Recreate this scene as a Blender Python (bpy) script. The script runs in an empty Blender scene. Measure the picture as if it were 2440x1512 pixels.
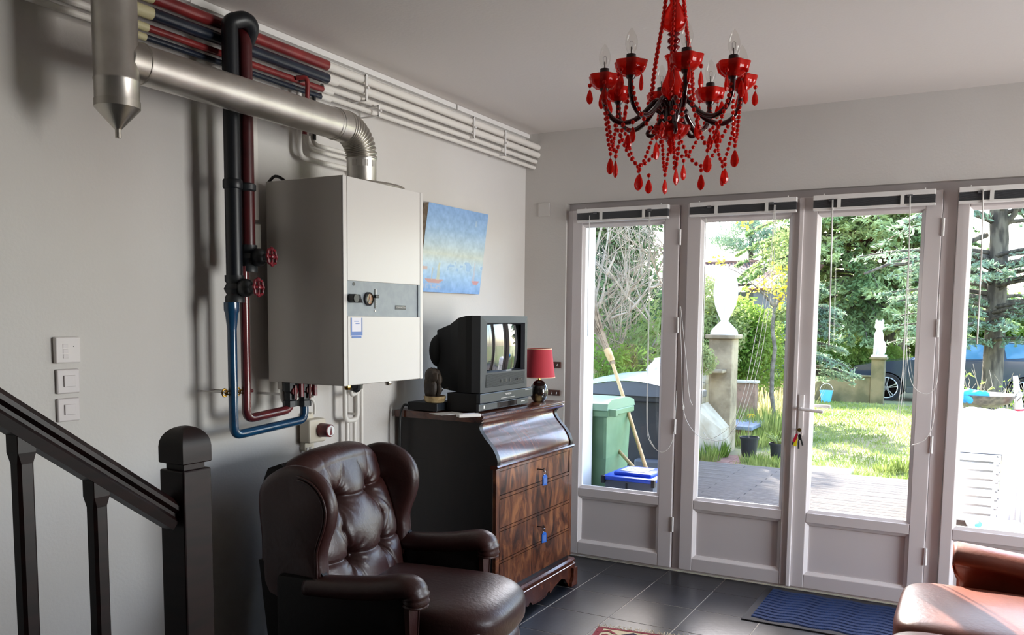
import bpy, bmesh, math, random
import numpy as np
from mathutils import Vector, Matrix
sc = bpy.context.scene
C = sc.collection
PI = math.pi
rad = math.radians
random.seed(7)
rng = np.random.default_rng(7)

# ------------------------------------------------------------------ camera
YAW, PIT, ROL, FOC, PY = rad(-28.789), rad(-5.175), rad(.541), 2050.85, 944.16
CAM = Vector((2.613, 0.0, 1.5))
DW = 4.908                       # interior face of the window wall
cf = Vector((math.sin(YAW)*math.cos(PIT), math.cos(YAW)*math.cos(PIT), math.sin(PIT)))
r0 = Vector((math.cos(YAW), -math.sin(YAW), 0)); u0 = r0.cross(cf)
cr = math.cos(ROL)*r0 + math.sin(ROL)*u0
cu = -math.sin(ROL)*r0 + math.cos(ROL)*u0
cam = bpy.data.cameras.new('camera'); camo = bpy.data.objects.new('camera', cam); C.objects.link(camo)
camo.matrix_world = Matrix(((cr.x, cu.x, -cf.x, CAM.x), (cr.y, cu.y, -cf.y, CAM.y), (cr.z, cu.z, -cf.z, CAM.z), (0, 0, 0, 1)))
cam.sensor_width = 36; cam.lens = FOC*36/2440; cam.shift_y = (PY-756)/2440
cam.clip_start = .05; cam.clip_end = 400
sc.camera = camo

# ------------------------------------------------------------------ light
sc.view_settings.view_transform = 'Standard'; sc.view_settings.look = 'None'
sc.view_settings.gamma = 1; sc.view_settings.use_curve_mapping = False
sc.view_settings.exposure = 3.3
SIDE_W = 7.8
SUN_AZ, SUN_EL = 30, 36          # degrees from +Y towards -X
w = bpy.data.worlds.new('sky'); sc.world = w; w.use_nodes = True
nt = w.node_tree; bg = nt.nodes['Background']
sky = nt.nodes.new('ShaderNodeTexSky'); sky.sky_type = 'NISHITA'; sky.sun_disc = False
sky.sun_elevation = rad(SUN_EL); sky.sun_rotation = rad(-SUN_AZ); sky.air_density = 1.0; sky.dust_density = 1.5; sky.ozone_density = 1.0
nt.links.new(sky.outputs[0], bg.inputs[0]); bg.inputs[1].default_value = .19
sl = bpy.data.lights.new('sun', 'SUN'); sl.energy = 3.3; sl.angle = rad(.6); sl.color = (1, .94, .84)
so = bpy.data.objects.new('sun', sl); C.objects.link(so)
sd = Vector((-math.sin(rad(SUN_AZ))*math.cos(rad(SUN_EL)), math.cos(rad(SUN_AZ))*math.cos(rad(SUN_EL)), math.sin(rad(SUN_EL))))
so.rotation_euler = sd.to_track_quat('Z', 'Y').to_euler()
def area(name, loc, rot, sx, sy, energy, col=(1, 1, 1), portal=False):
    l = bpy.data.lights.new(name, 'AREA'); l.shape = 'RECTANGLE'; l.size = sx; l.size_y = sy; l.energy = energy; l.color = col
    o = bpy.data.objects.new(name, l); C.objects.link(o); o.location = loc; o.rotation_euler = rot
    if portal: l.cycles.is_portal = True
    return o
area('door_portal', (1.7, 5.36, 1.1), (rad(-90), 0, 0), 2.85, 2.25, 1, portal=True)
swl = area('side_fill_light', (5.60, 3.75, 1.28), (0, rad(90), 0), 2.0, 1.5, SIDE_W, (1.0, .99, .985))  # lamp added in the unseen side window opening to brighten the room
swl.data.spread = rad(115)
sc.cycles.max_bounces = 12; sc.cycles.diffuse_bounces = 6; sc.cycles.transparent_max_bounces = 24
sc.cycles.caustics_reflective = False; sc.cycles.caustics_refractive = False
sc.cycles.use_denoising = True; sc.cycles.sample_clamp_indirect = 6

# ------------------------------------------------------------------ projection helpers (pixel of the photo + a known plane or depth)
def ray(px, py): return (px-1220)*cr - (py-PY)*cu + FOC*cf
def P(px, py, ax, val):
    d = ray(px, py); return CAM + d*((val-CAM[ax])/d[ax])
def A(px, py, dep): return CAM + ray(px, py)*(dep/FOC)
def gz(y): return -.12 - .015*max(0, y-9)
def G(px, py):
    d = ray(px, py); t = 1e-3
    for i in range(60):
        t = t
        q = CAM + d*t
        z = gz(q.y); t = (z-CAM.z)/d.z
    return CAM + d*t

# ------------------------------------------------------------------ materials
def lin(c):
    return tuple(((v/255)/12.92 if v/255 <= .04045 else ((v/255+.055)/1.055)**2.4) for v in c)
MATS = {}
def mk(name, rgb, rough=.5, metal=0, spec=.5, rgb2=None, nscale=8, ndetail=4, nlo=.4, nhi=.62, bump=0, bscale=60, coat=0, stretch=None, emit=None, trans=0, alpha=1, coatr=.05):
    if name in MATS: return MATS[name]
    m = bpy.data.materials.new(name); m.use_nodes = True; t = m.node_tree
    b = t.nodes['Principled BSDF']
    c = (*lin(rgb), 1)
    b.inputs['Base Color'].default_value = c; b.inputs['Roughness'].default_value = rough
    b.inputs['Metallic'].default_value = metal; b.inputs['Specular IOR Level'].default_value = spec
    b.inputs['Coat Weight'].default_value = coat; b.inputs['Coat Roughness'].default_value = coatr
    b.inputs['Transmission Weight'].default_value = trans; b.inputs['Alpha'].default_value = alpha
    tc = None
    def coords():
        nonlocal tc
        if tc is None:
            tcn = t.nodes.new('ShaderNodeTexCoord'); mp = t.nodes.new('ShaderNodeMapping')
            t.links.new(tcn.outputs['Object'], mp.inputs[0])
            if stretch: mp.inputs['Scale'].default_value = stretch
            tc = mp.outputs[0]
        return tc
    if rgb2 is not None:
        n = t.nodes.new('ShaderNodeTexNoise'); n.inputs['Scale'].default_value = nscale; n.inputs['Detail'].default_value = ndetail
        t.links.new(coords(), n.inputs['Vector'])
        rp = t.nodes.new('ShaderNodeValToRGB'); rp.color_ramp.elements[0].position = nlo; rp.color_ramp.elements[1].position = nhi
        rp.color_ramp.elements[0].color = c; rp.color_ramp.elements[1].color = (*lin(rgb2), 1)
        t.links.new(n.outputs['Fac'], rp.inputs[0]); t.links.new(rp.outputs[0], b.inputs['Base Color'])
    if bump:
        n2 = t.nodes.new('ShaderNodeTexNoise'); n2.inputs['Scale'].default_value = bscale; n2.inputs['Detail'].default_value = 3
        t.links.new(coords(), n2.inputs['Vector'])
        bp = t.nodes.new('ShaderNodeBump'); bp.inputs['Strength'].default_value = bump; bp.inputs['Distance'].default_value = .01
        t.links.new(n2.outputs['Fac'], bp.inputs['Height']); t.links.new(bp.outputs[0], b.inputs['Normal'])
    if emit: b.inputs['Emission Color'].default_value = (*lin(emit[0]), 1); b.inputs['Emission Strength'].default_value = emit[1]
    MATS[name] = m
    return m
def glassmat(name, tint=(1, 1, 1), refl=1.0, rough=0.0, base=.04):
    m = bpy.data.materials.new(name); m.use_nodes = True; t = m.node_tree; t.nodes.clear()
    o = t.nodes.new('ShaderNodeOutputMaterial'); mix = t.nodes.new('ShaderNodeMixShader'); tr = t.nodes.new('ShaderNodeBsdfTransparent')
    gl = t.nodes.new('ShaderNodeBsdfGlossy'); lw = t.nodes.new('ShaderNodeLayerWeight'); lw.inputs[0].default_value = .5; pw = t.nodes.new('ShaderNodeMath'); pw.operation = 'POWER'; pw.inputs[1].default_value = 5
    fr = t.nodes.new('ShaderNodeMath'); fr.operation = 'MULTIPLY_ADD'; fr.inputs[1].default_value = .95; fr.inputs[2].default_value = .035; t.links.new(lw.outputs['Facing'], pw.inputs[0]); t.links.new(pw.outputs[0], fr.inputs[0])
    mu = t.nodes.new('ShaderNodeMath'); mu.operation = 'MULTIPLY'; mu.inputs[1].default_value = refl
    tr.inputs[0].default_value = (*tint, 1); gl.inputs['Roughness'].default_value = rough
    t.links.new(fr.outputs[0], mu.inputs[0]); t.links.new(mu.outputs[0], mix.inputs[0]); t.links.new(tr.outputs[0], mix.inputs[1]); t.links.new(gl.outputs[0], mix.inputs[2]); t.links.new(mix.outputs[0], o.inputs[0])
    MATS[name] = m
    return m
def leafmat(name, rgb, rgb2, trans=.35, nscale=.9):
    m = bpy.data.materials.new(name); m.use_nodes = True; t = m.node_tree; t.nodes.clear()
    o = t.nodes.new('ShaderNodeOutputMaterial'); mix = t.nodes.new('ShaderNodeMixShader'); d = t.nodes.new('ShaderNodeBsdfDiffuse'); tl = t.nodes.new('ShaderNodeBsdfTranslucent')
    tcn = t.nodes.new('ShaderNodeTexCoord'); n = t.nodes.new('ShaderNodeTexNoise'); n.inputs['Scale'].default_value = nscale; n.inputs['Detail'].default_value = 6
    rp = t.nodes.new('ShaderNodeValToRGB'); rp.color_ramp.elements[0].position = .38; rp.color_ramp.elements[1].position = .62
    rp.color_ramp.elements[0].color = (*lin(rgb), 1); rp.color_ramp.elements[1].color = (*lin(rgb2), 1)
    t.links.new(tcn.outputs['Object'], n.inputs['Vector']); t.links.new(n.outputs['Fac'], rp.inputs[0])
    t.links.new(rp.outputs[0], d.inputs[0]); t.links.new(rp.outputs[0], tl.inputs[0]); mix.inputs[0].default_value = trans
    t.links.new(d.outputs[0], mix.inputs[1]); t.links.new(tl.outputs[0], mix.inputs[2]); t.links.new(mix.outputs[0], o.inputs[0])
    MATS[name] = m
    return m
def burl(name, c1, c2, c3, rough=.18, sc_=(3, 3, 1.2), coat=.35):
    m = bpy.data.materials.new(name); m.use_nodes = True; t = m.node_tree; b = t.nodes['Principled BSDF']
    tcn = t.nodes.new('ShaderNodeTexCoord'); mp = t.nodes.new('ShaderNodeMapping'); mp.inputs['Scale'].default_value = sc_
    n = t.nodes.new('ShaderNodeTexNoise'); n.inputs['Scale'].default_value = 3; n.inputs['Detail'].default_value = 8; n.inputs['Distortion'].default_value = 1.8; n.inputs['Roughness'].default_value = .62
    rp = t.nodes.new('ShaderNodeValToRGB'); e = rp.color_ramp.elements
    e[0].position = .36; e[0].color = (*lin(c1), 1); e[1].position = .66; e[1].color = (*lin(c3), 1)
    k = e.new(.5); k.color = (*lin(c2), 1)
    t.links.new(tcn.outputs['Object'], mp.inputs[0]); t.links.new(mp.outputs[0], n.inputs['Vector']); t.links.new(n.outputs['Fac'], rp.inputs[0]); t.links.new(rp.outputs[0], b.inputs['Base Color'])
    b.inputs['Roughness'].default_value = rough; b.inputs['Coat Weight'].default_value = coat; b.inputs['Coat Roughness'].default_value = .08
    MATS[name] = m
    return m
def vcol(name, rough=.6):
    m = bpy.data.materials.new(name); m.use_nodes = True; t = m.node_tree; b = t.nodes['Principled BSDF']
    a = t.nodes.new('ShaderNodeAttribute'); a.attribute_name = 'Col'; t.links.new(a.outputs['Color'], b.inputs['Base Color']); b.inputs['Roughness'].default_value = rough
    MATS[name] = m
    return m

# ------------------------------------------------------------------ mesh builder
class MB:
    def __init__(s): s.v = []; s.f = []
    def add(s, vs, fs):
        k = len(s.v); s.v += [tuple(v) for v in vs]; s.f += [tuple(i+k for i in f) for f in fs]; return s
    def box(s, x0, x1, y0, y1, z0, z1, b=0):
        if b <= 0:
            vs = [(x, y, z) for z in (z0, z1) for y in (y0, y1) for x in (x0, x1)]
            return s.add(vs, [(0, 2, 3, 1), (4, 5, 7, 6), (0, 1, 5, 4), (2, 6, 7, 3), (0, 4, 6, 2), (1, 3, 7, 5)])
        bm = bmesh.new(); bmesh.ops.create_cube(bm, size=1)
        for v in bm.verts: v.co = Vector(((x0+x1)/2+v.co.x*(x1-x0), (y0+y1)/2+v.co.y*(y1-y0), (z0+z1)/2+v.co.z*(z1-z0)))
        b = min(b, .49*min(abs(x1-x0), abs(y1-y0), abs(z1-z0)))
        bmesh.ops.bevel(bm, geom=list(bm.edges), offset=b, segments=2, profile=.5, affect='EDGES')
        bm.verts.ensure_lookup_table(); s.add([v.co[:] for v in bm.verts], [[v.index for v in f.verts] for f in bm.faces]); bm.free(); return s
    def obox(s, c, ax, hs, b=0):
        """box at centre c with axes ax (3 vectors), half sizes hs"""
        t = MB().box(-hs[0], hs[0], -hs[1], hs[1], -hs[2], hs[2], b)
        a = [Vector(q).normalized() for q in ax]; c = Vector(c)
        return s.add([c + a[0]*v[0] + a[1]*v[1] + a[2]*v[2] for v in t.v], t.f)
    def bar(s, p, q, w, h, up=(0, 0, 1)):
        p = Vector(p); q = Vector(q); d = (q-p).normalized(); u = Vector(up); sdv = d.cross(u).normalized(); u = sdv.cross(d)
        return s.obox((p+q)/2, (d, sdv, u), ((q-p).length/2, w/2, h/2))
    def tube(s, pts, r, seg=10, cap=True, flat=None):
        pts = [Vector(p) for p in pts]; n = len(pts); k = len(s.v)
        rr = r if hasattr(r, '__len__') else [r]*n
        t0 = (pts[1]-pts[0]).normalized()
        ref = Vector((0, 0, 1)) if abs(t0.z) < .9 else Vector((1, 0, 0))
        u = t0.cross(ref).normalized()
        for i, p in enumerate(pts):
            t = (pts[min(i+1, n-1)]-pts[max(i-1, 0)])
            t = t.normalized() if t.length > 1e-9 else t0
            u = (u - t*u.dot(t)); u = u.normalized() if u.length > 1e-6 else t.orthogonal().normalized()
            v = t.cross(u)
            for j in range(seg):
                a = 2*PI*j/seg
                s.v.append(tuple(p + (u*math.cos(a) + v*math.sin(a))*rr[i]))
        for i in range(n-1):
            for j in range(seg):
                a = k+i*seg+j; b = k+i*seg+(j+1) % seg
                s.f.append((a, b, b+seg, a+seg))
        if cap:
            s.f.append(tuple(k+j for j in range(seg))[::-1]); s.f.append(tuple(k+(n-1)*seg+j for j in range(seg)))
        return s
    def lathe(s, prof, c=(0, 0, 0), seg=20, axis=(0, 0, 1), ruf=0, nruf=6, cap=True, sx=1, sy=1):
        """prof: list of (radius, height) along the axis"""
        ax = Vector(axis).normalized(); u = ax.orthogonal().normalized()
        if abs(ax.z) > .99: u = Vector((1, 0, 0))
        v = ax.cross(u); c = Vector(c); k = len(s.v); n = len(prof)
        for (r, h) in prof:
            for j in range(seg):
                a = 2*PI*j/seg; q = r*(1+ruf*math.cos(nruf*a)) if ruf else r
                s.v.append(tuple(c + ax*h + u*math.cos(a)*q*sx + v*math.sin(a)*q*sy))
        for i in range(n-1):
            for j in range(seg):
                a = k+i*seg+j; b = k+i*seg+(j+1) % seg
                s.f.append((a, b, b+seg, a+seg))
        if cap:
            if prof[0][0] > 1e-6: s.f.append(tuple(k+j for j in range(seg))[::-1])
            if prof[-1][0] > 1e-6: s.f.append(tuple(k+(n-1)*seg+j for j in range(seg)))
        return s
    def prism(s, poly, o, ux, uy, uz):
        """2D outline extruded by vector uz; o origin, ux/uy plane vectors"""
        o = Vector(o); ux = Vector(ux); uy = Vector(uy); uz = Vector(uz); n = len(poly)
        a = [o+ux*p[0]+uy*p[1] for p in poly]; b = [q+uz for q in a]
        s.add(a+b, [tuple(range(n))[::-1], tuple(range(n, 2*n))] + [(i, (i+1) % n, n+(i+1) % n, n+i) for i in range(n)])
        return s
    def ell(s, c, r, seg=12, rings=8, p=1.0, fn=None):
        """superellipsoid, p<1 gives a boxier pillow"""
        k = len(s.v)
        def sg(x, e): return math.copysign(abs(x)**e, x)
        for i in range(rings+1):
            th = -PI/2 + PI*i/rings
            for j in range(seg):
                ph = 2*PI*j/seg
                q = (sg(math.cos(th), p)*sg(math.cos(ph), p), sg(math.cos(th), p)*sg(math.sin(ph), p), sg(math.sin(th), p))
                v = Vector((c[0]+r[0]*q[0], c[1]+r[1]*q[1], c[2]+r[2]*q[2]))
                if fn: v = Vector(fn(v, q))
                s.v.append(tuple(v))
        for i in range(rings):
            for j in range(seg):
                a = k+i*seg+j; b = k+i*seg+(j+1) % seg
                s.f.append((a, b, b+seg, a+seg))
        return s
    def grid(s, fn, nu, nv):
        k = len(s.v)
        for i in range(nu+1):
            for j in range(nv+1): s.v.append(tuple(fn(i/nu, j/nv)))
        for i in range(nu):
            for j in range(nv):
                a = k+i*(nv+1)+j; s.f.append((a, a+nv+1, a+nv+2, a+1))
        return s
def fillet(pts, r, n=5):
    pts = [Vector(p) for p in pts]; out = [pts[0]]
    for i in range(1, len(pts)-1):
        p, a, b = pts[i], pts[i-1], pts[i+1]
        d1 = (a-p); d2 = (b-p); q = min(r, d1.length*.49, d2.length*.49)
        s1 = p+d1.normalized()*q; s2 = p+d2.normalized()*q
        for k in range(n+1):
            t = k/n; out.append(s1*(1-t)**2 + p*2*t*(1-t) + s2*t*t)
    out.append(pts[-1]); return out
def spline(pts, n=6):
    pts = [Vector(p) for p in pts]; out = []
    for i in range(len(pts)-1):
        p0 = pts[max(i-1, 0)]; p1 = pts[i]; p2 = pts[i+1]; p3 = pts[min(i+2, len(pts)-1)]
        for k in range(n):
            t = k/n
            out.append(.5*((2*p1)+(p2-p0)*t+(2*p0-5*p1+4*p2-p3)*t*t+(3*p1-p0-3*p2+p3)*t**3))
    out.append(pts[-1]); return out

# ------------------------------------------------------------------ objects
def thing(name, label, cat, loc, group=None, rotz=0):
    o = bpy.data.objects.new(name, None); C.objects.link(o); o.location = loc; o.rotation_euler = (0, 0, rotz); o.empty_display_size = .1
    o['label'] = label; o['category'] = cat
    if group: o['group'] = group
    return o
def root(o):
    while o.parent: o = o.parent
    return o
def obj(name, mb, mat, parent=None, label=None, loc=None, local=False, smooth=False, cat=None, group=None, kind=None, ang=None):
    me = bpy.data.meshes.new(name); me.from_pydata([tuple(v) for v in mb.v], [], mb.f); me.update()
    # consistent normals
    bm = bmesh.new(); bm.from_mesh(me); bmesh.ops.recalc_face_normals(bm, faces=bm.faces); bm.to_mesh(me); bm.free()
    if smooth or ang:
        me.polygons.foreach_set('use_smooth', [True]*len(me.polygons))
        if ang: me.set_sharp_from_angle(angle=rad(ang))
    me.materials.append(MATS[mat] if isinstance(mat, str) else mat)
    o = bpy.data.objects.new(name, me); C.objects.link(o)
    off = Vector((0, 0, 0))
    if parent is not None:
        o.parent = parent
        if not local:
            r = root(parent); off = Vector(r.location)
    elif loc is not None:
        off = Vector(loc); o.location = loc
    if off.length > 0 and not local: me.transform(Matrix.Translation(-off))
    if label: o['label'] = label
    if cat: o['category'] = cat
    if group: o['group'] = group
    if kind: o['kind'] = kind
    return o
def struct(name, mb, mat, parent=None, **k):
    if parent is None: k['kind'] = 'structure'
    return obj(name, mb, mat, parent, **k)
def single(name, label, cat, mb, mat, loc=None, **k):
    if loc is None:
        v = np.array(mb.v); loc = (float(v[:, 0].mean()), float(v[:, 1].mean()), float(v[:, 2].min()))
    return obj(name, mb, mat, None, label=label, cat=cat, loc=loc, **k)
def inst(src, name, loc, parent=None, rot=None, scale=None, **props):
    o = src.copy(); o.name = name; C.objects.link(o); o.parent = parent; o.location = loc
    if rot is not None: o.rotation_euler = rot
    if scale is not None: o.scale = scale
    for k, v in props.items():
        if v is None:
            if k in o: del o[k]
        else: o[k] = v
    return o
def dup(r, loc, rotz=None, **props):
    n = inst(r, r.name.split('.')[0], loc, None, None if rotz is None else (0, 0, rotz), None, **props)
    for ch in list(r.children):
        c = ch.copy(); C.objects.link(c); c.parent = n
        for g in ch.children:
            d = g.copy(); C.objects.link(d); d.parent = c
    return n
def text(name, body, size, o, ux, uy, mat, parent, depth=.0006):
    cu_ = bpy.data.curves.new(name, 'FONT'); cu_.body = body; cu_.size = size; cu_.align_x = 'CENTER'; cu_.align_y = 'CENTER'; cu_.extrude = depth; cu_.resolution_u = 2
    t = bpy.data.objects.new(name, cu_); C.objects.link(t); bpy.context.view_layer.update()
    me = bpy.data.meshes.new_from_object(t.evaluated_get(bpy.context.evaluated_depsgraph_get()))
    bpy.data.objects.remove(t)
    ux = Vector(ux).normalized(); uy = Vector(uy).normalized(); uz = ux.cross(uy); o = Vector(o)
    mb = MB(); mb.add([o+ux*v.co.x+uy*v.co.y+uz*v.co.z for v in me.vertices], [tuple(p.vertices) for p in me.polygons])
    return obj(name, mb, mat, parent)
def quads(name, c, s1, s2, mat, parent, kind='stuff', tip=True):
    """c: (n,3) centres, s1/s2: (n,3) half axes -> one mesh of leaf shaped quads"""
    n = len(c); off = np.array(root(parent).location) if parent else 0
    v = np.empty((n, 4, 3)); v[:, 0] = c-s1; v[:, 1] = c-s2; v[:, 2] = c+s1; v[:, 3] = c+s2
    v -= off
    me = bpy.data.meshes.new(name); me.vertices.add(n*4); me.loops.add(n*4); me.polygons.add(n)
    me.vertices.foreach_set('co', v.reshape(-1)); me.loops.foreach_set('vertex_index', np.arange(n*4, dtype=np.int32))
    me.polygons.foreach_set('loop_start', np.arange(0, n*4, 4, dtype=np.int32)); me.update(calc_edges=True)
    me.materials.append(MATS[mat]); o = bpy.data.objects.new(name, me); C.objects.link(o); o.parent = parent
    if kind: o['kind'] = kind
    return o
def randvec(n):
    v = rng.normal(size=(n, 3)); return v/np.linalg.norm(v, axis=1)[:, None]
# ------------------------------------------------------------------ palette
mk('paint', (205, 202, 199), .7, rgb2=(200, 196, 192), nscale=1.2, bump=.08, bscale=90)
mk('ceilpaint', (216, 210, 206), .8, bump=.06, bscale=70)
mk('pvc', (202, 195, 195), .32, spec=.5)
mk('bead', (222, 216, 216), .3)
mk('extwall', (232, 229, 222), .85, bump=.3, bscale=120)
mk('tile', (25, 28, 33), .3, rgb2=(33, 36, 42), nscale=5, bump=.05, bscale=40, spec=.42)
mk('grout', (176, 170, 158), .9)
mk('white', (226, 224, 222), .4)
mk('whitegloss', (222, 216, 214), .15)
mk('cord', (225, 224, 220), .5)
mk('slat', (96, 97, 101), .4, metal=.3)
mk('steel', (218, 215, 210), .38, metal=1, rgb2=(196, 192, 186), nscale=6, bump=.05, bscale=30)
mk('steeldark', (186, 182, 174), .36, metal=1, rgb2=(204, 200, 192), nscale=9)
mk('chrome', (210, 210, 210), .12, metal=1)
mk('brass', (190, 150, 70), .2, metal=1)
mk('black', (16, 16, 17), .35)
glassmat('glass'); glassmat('bulb', (.96, .955, .94), .7)

# ------------------------------------------------------------------ room shell
XR, YB, ZC = 5.4, -2.6, 2.655
struct('wall_left', MB().box(-.25, 0, YB, DW+.45, -.2, ZC+.2), 'paint')
wf = MB().box(0, .289, DW, DW+.45, -.2, ZC+.2).box(.289, 3.15, DW, DW+.45, 2.21, ZC+.2).box(3.15, XR+.25, DW, DW+.45, -.2, ZC+.2)
struct('wall_front', wf, 'paint')
struct('wall_back', MB().box(-.25, XR+.25, YB-.25, YB, -.2, ZC+.2), 'paint')
wr = MB().box(XR, XR+.25, YB, 2.95, -.2, ZC+.2).box(XR, XR+.25, 4.55, DW, -.2, ZC+.2).box(XR, XR+.25, 2.95, 4.55, -.2, .25).box(XR, XR+.25, 2.95, 4.55, 2.3, ZC+.2)
struct('wall_right', wr, 'paint')
struct('ceiling', MB().box(-.25, XR+.25, YB-.25, DW+.45, ZC, ZC+.2), 'ceilpaint')
fl = struct('floor', MB().box(-.2, XR, YB, DW+.02, -.2, -.0014), 'grout')
TW = .34; tm = MB().box(-TW/2+.0027, TW/2-.0027, -TW/2+.0027, TW/2-.0027, -.012, 0, .0006)
t0 = None; k = 0; rest = MB()
for j in range(0, 22):
    for i in range(-1, 16):
        cx = .332 + TW*(i+.5) - TW; cy = 4.63 + TW*(.5-j) + 0.0
        x0, x1 = cx-TW/2, cx+TW/2; y0, y1 = cy-TW/2, cy+TW/2
        if x1 < .02 or x0 > XR-.02 or y0 > DW: continue
        full = x0 >= 0 and x1 <= XR and y1 <= DW and y0 >= YB
        if full and j < 12 and x1 < 4.1:
            if t0 is None: t0 = obj('floor_tile', tm, 'tile', fl, local=True); t0.location = (cx, cy, 0)
            else: inst(t0, 'floor_tile', (cx, cy, 0), fl)
            k += 1
        elif full or j < 1:
            rest.box(max(x0, 0)+.0018, min(x1, XR)-.0018, max(y0, YB)+.0018, min(y1, DW)-.0018, -.012, 0)
        else:
            if y1 > YB: rest.box(max(x0, 0)+.0018, min(x1, XR)-.0018, max(y0, YB)+.0018, min(y1, DW)-.0018, -.012, 0)
obj('floor_tile_field', rest, 'tile', fl, kind='stuff')
struct('trim_1', MB().box(.289, 3.15, DW+.05, DW+.09, 2.168, 2.21).box(.289, .33, DW+.02, DW+.09, 0, 2.168).box(1.0135, 1.0605, DW+.032, DW+.09, 0, 2.168).box(2.3865, 2.4505, DW+.032, DW+.09, 0, 2.168).box(3.121, 3.15, DW+.02, DW+.09, 0, 2.168).box(.33, 3.121, DW+.02, DW+.09, 0, .012).box(.30, 3.15, DW+.068, DW+.11, 0, .03).box(.30, 3.15, DW+.068, DW+.11, 2.15, 2.21).box(1.0, 1.074, DW+.068, DW+.11, .03, 2.15).box(2.373, 2.464, DW+.068, DW+.11, .03, 2.15).box(1.688, 1.712, DW+.068, DW+.10, .03, 2.15).box(.295, .345, DW+.068, DW+.11, .03, 2.15).box(3.105, 3.15, DW+.068, DW+.11, .03, 2.15), 'pvc', label='white plastic door frame fixed in the window wall')

mk('whitewash', (240, 239, 236), .85)
struct('trim_2', MB().box(.289, .293, DW+.112, DW+.452, -.03, 2.21), 'whitewash', label='whitewashed outer reveal left of the doors')
def door(n, x0, x1, g0, g1, lab):
    d = bpy.data.objects.new('door_%d' % n, None); C.objects.link(d); d.location = ((x0+x1)/2, DW, 0); d['kind'] = 'structure'; d['label'] = lab
    y0, y1 = DW+.006, DW+.066; zb, z1, z2, z3, zt = .013, .09, .385, .44, 2.168
    zg = 2.076
    b = .004
    obj('stile', MB().box(x0+.001, g0, y0, y1, zb, zt, b), 'pvc', d); obj('stile', MB().box(g1, x1-.001, y0, y1, zb, zt, b), 'pvc', d)
    for a, c in ((zb, z1), (z2, z3), (zg, zt)): obj('rail', MB().box(g0-.001, g1+.001, y0+.0005, y1, a, c, b), 'pvc', d)
    def ring(nm, a0, a1, c0, c1, wd, ya, yb, mt):
        m = MB()
        # bevelled bead: four mitred strips
        o = [(a0, c0), (a1, c0), (a1, c1), (a0, c1)]; i_ = [(a0+wd, c0+wd), (a1-wd, c0+wd), (a1-wd, c1-wd), (a0+wd, c1-wd)]
        vs = [(p[0], ya, p[1]) for p in o] + [(p[0], ya+.012, p[1]) for p in i_] + [(p[0], yb, p[1]) for p in i_] + [(p[0], yb, p[1]) for p in o]
        fs = []
        for q in range(4):
            r = (q+1) % 4
            fs += [(q, r, 4+r, 4+q), (4+q, 4+r, 8+r, 8+q)]
        m.add(vs, fs); return obj(nm, m, mt, d)
    ring('glazing_bead', g0, g1, z3, zg, .016, y0+.006, y0+.034, 'bead')
    ring('panel_bead', g0-.002, g1+.002, z1-.002, z2+.002, .018, y0+.004, y0+.03, 'bead')
    obj('glass_pane', MB().box(g0, g1, y0+.03, y0+.036, z3, zg), 'glass', d)
    obj('door_panel', MB().box(g0, g1, y0+.024, y1-.005, z1-.004, z2+.004), 'pvc', d)
    return d
d1 = door(1, .33, 1.0125, .397, .927, 'leftmost glazed white door leaf beside the corner')
d2 = door(2, 1.0615, 1.70, 1.142, 1.648, 'glazed white door leaf left of the handle')
d3 = door(3, 1.70, 2.3855, 1.782, 2.306, 'glazed white door leaf carrying the lever handle')
d4 = door(4, 2.4515, 3.12, 2.508, 3.036, 'glazed white door leaf behind the sofa')
obj('astragal', MB().box(1.688, 1.712, DW-.008, DW+.006, .013, 2.165, .004), 'bead', d3)
for d, xs in ((d1, 1.02), (d3, 2.392)):
    for z in (1.98, 1.47, .87, .28, ):
        m = MB().tube([(xs, DW+.004, z-.045), (xs, DW+.004, z+.045)], .0065, 10)
        obj('hinge', m, 'white', d)
# lever handle of the third leaf
hp = obj('handle_plate', MB().box(1.722, 1.752, DW-.006, DW+.006, .87, 1.098, .004), 'whitegloss', d3)
obj('handle_lever', MB().tube(fillet([(1.737, DW, 1.022), (1.737, DW-.05, 1.022), (1.86, DW-.055, 1.014)], .012), .0085, 10), 'whitegloss', hp)
obj('outside_lever', MB().tube(fillet([(1.737, DW+.06, 1.03), (1.737, DW+.12, 1.03), (1.87, DW+.12, 1.03)], .012), .009, 10), 'whitegloss', hp)

# key ring hanging in the lock
kr = thing('key_ring', 'bunch of keys with red and yellow tags hanging in the door lock', 'keys', (1.728, DW-.02, .80))
mk('redtag', (196, 30, 60), .4); mk('yellowtag', (226, 214, 30), .4); mk('bluetag', (22, 96, 190), .35, trans=0, coat=.4)
obj('key_in_lock', MB().tube([(1.737, DW-.004, .905), (1.737, DW-.03, .905)], .004, 8).lathe([(.011, 0), (.011, .003)], (1.737, DW-.032, .905), 14, (0, 1, 0)), 'brass', kr)
obj('split_ring', MB().tube([(1.735+.012*math.cos(a), DW-.03, .89+.014*math.sin(a)) for a in np.linspace(0, 2*PI, 17)], .0013, 6), 'chrome', kr)
def tagshape(x, z, wd, h, y, rot=0):
    m = MB(); c, s_ = math.cos(rot), math.sin(rot)
    poly = [(-wd/2, -h), (wd/2, -h), (wd/2, -.25*h), (.25*wd, 0), (-.25*wd, 0), (-wd/2, -.25*h)]
    poly = [(p[0]*c-p[1]*s_, p[0]*s_+p[1]*c) for p in poly]
    return m.prism(poly, (x, y, z), (1, 0, 0), (0, 0, 1), (0, .004, 0))
obj('red_tag', tagshape(1.727, .885, .014, .05, DW-.034, -.35), 'redtag', kr, label='red tag')
obj('yellow_tag', tagshape(1.724, .868, .016, .055, DW-.029, -.15), 'yellowtag', kr, label='yellow tag')
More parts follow.
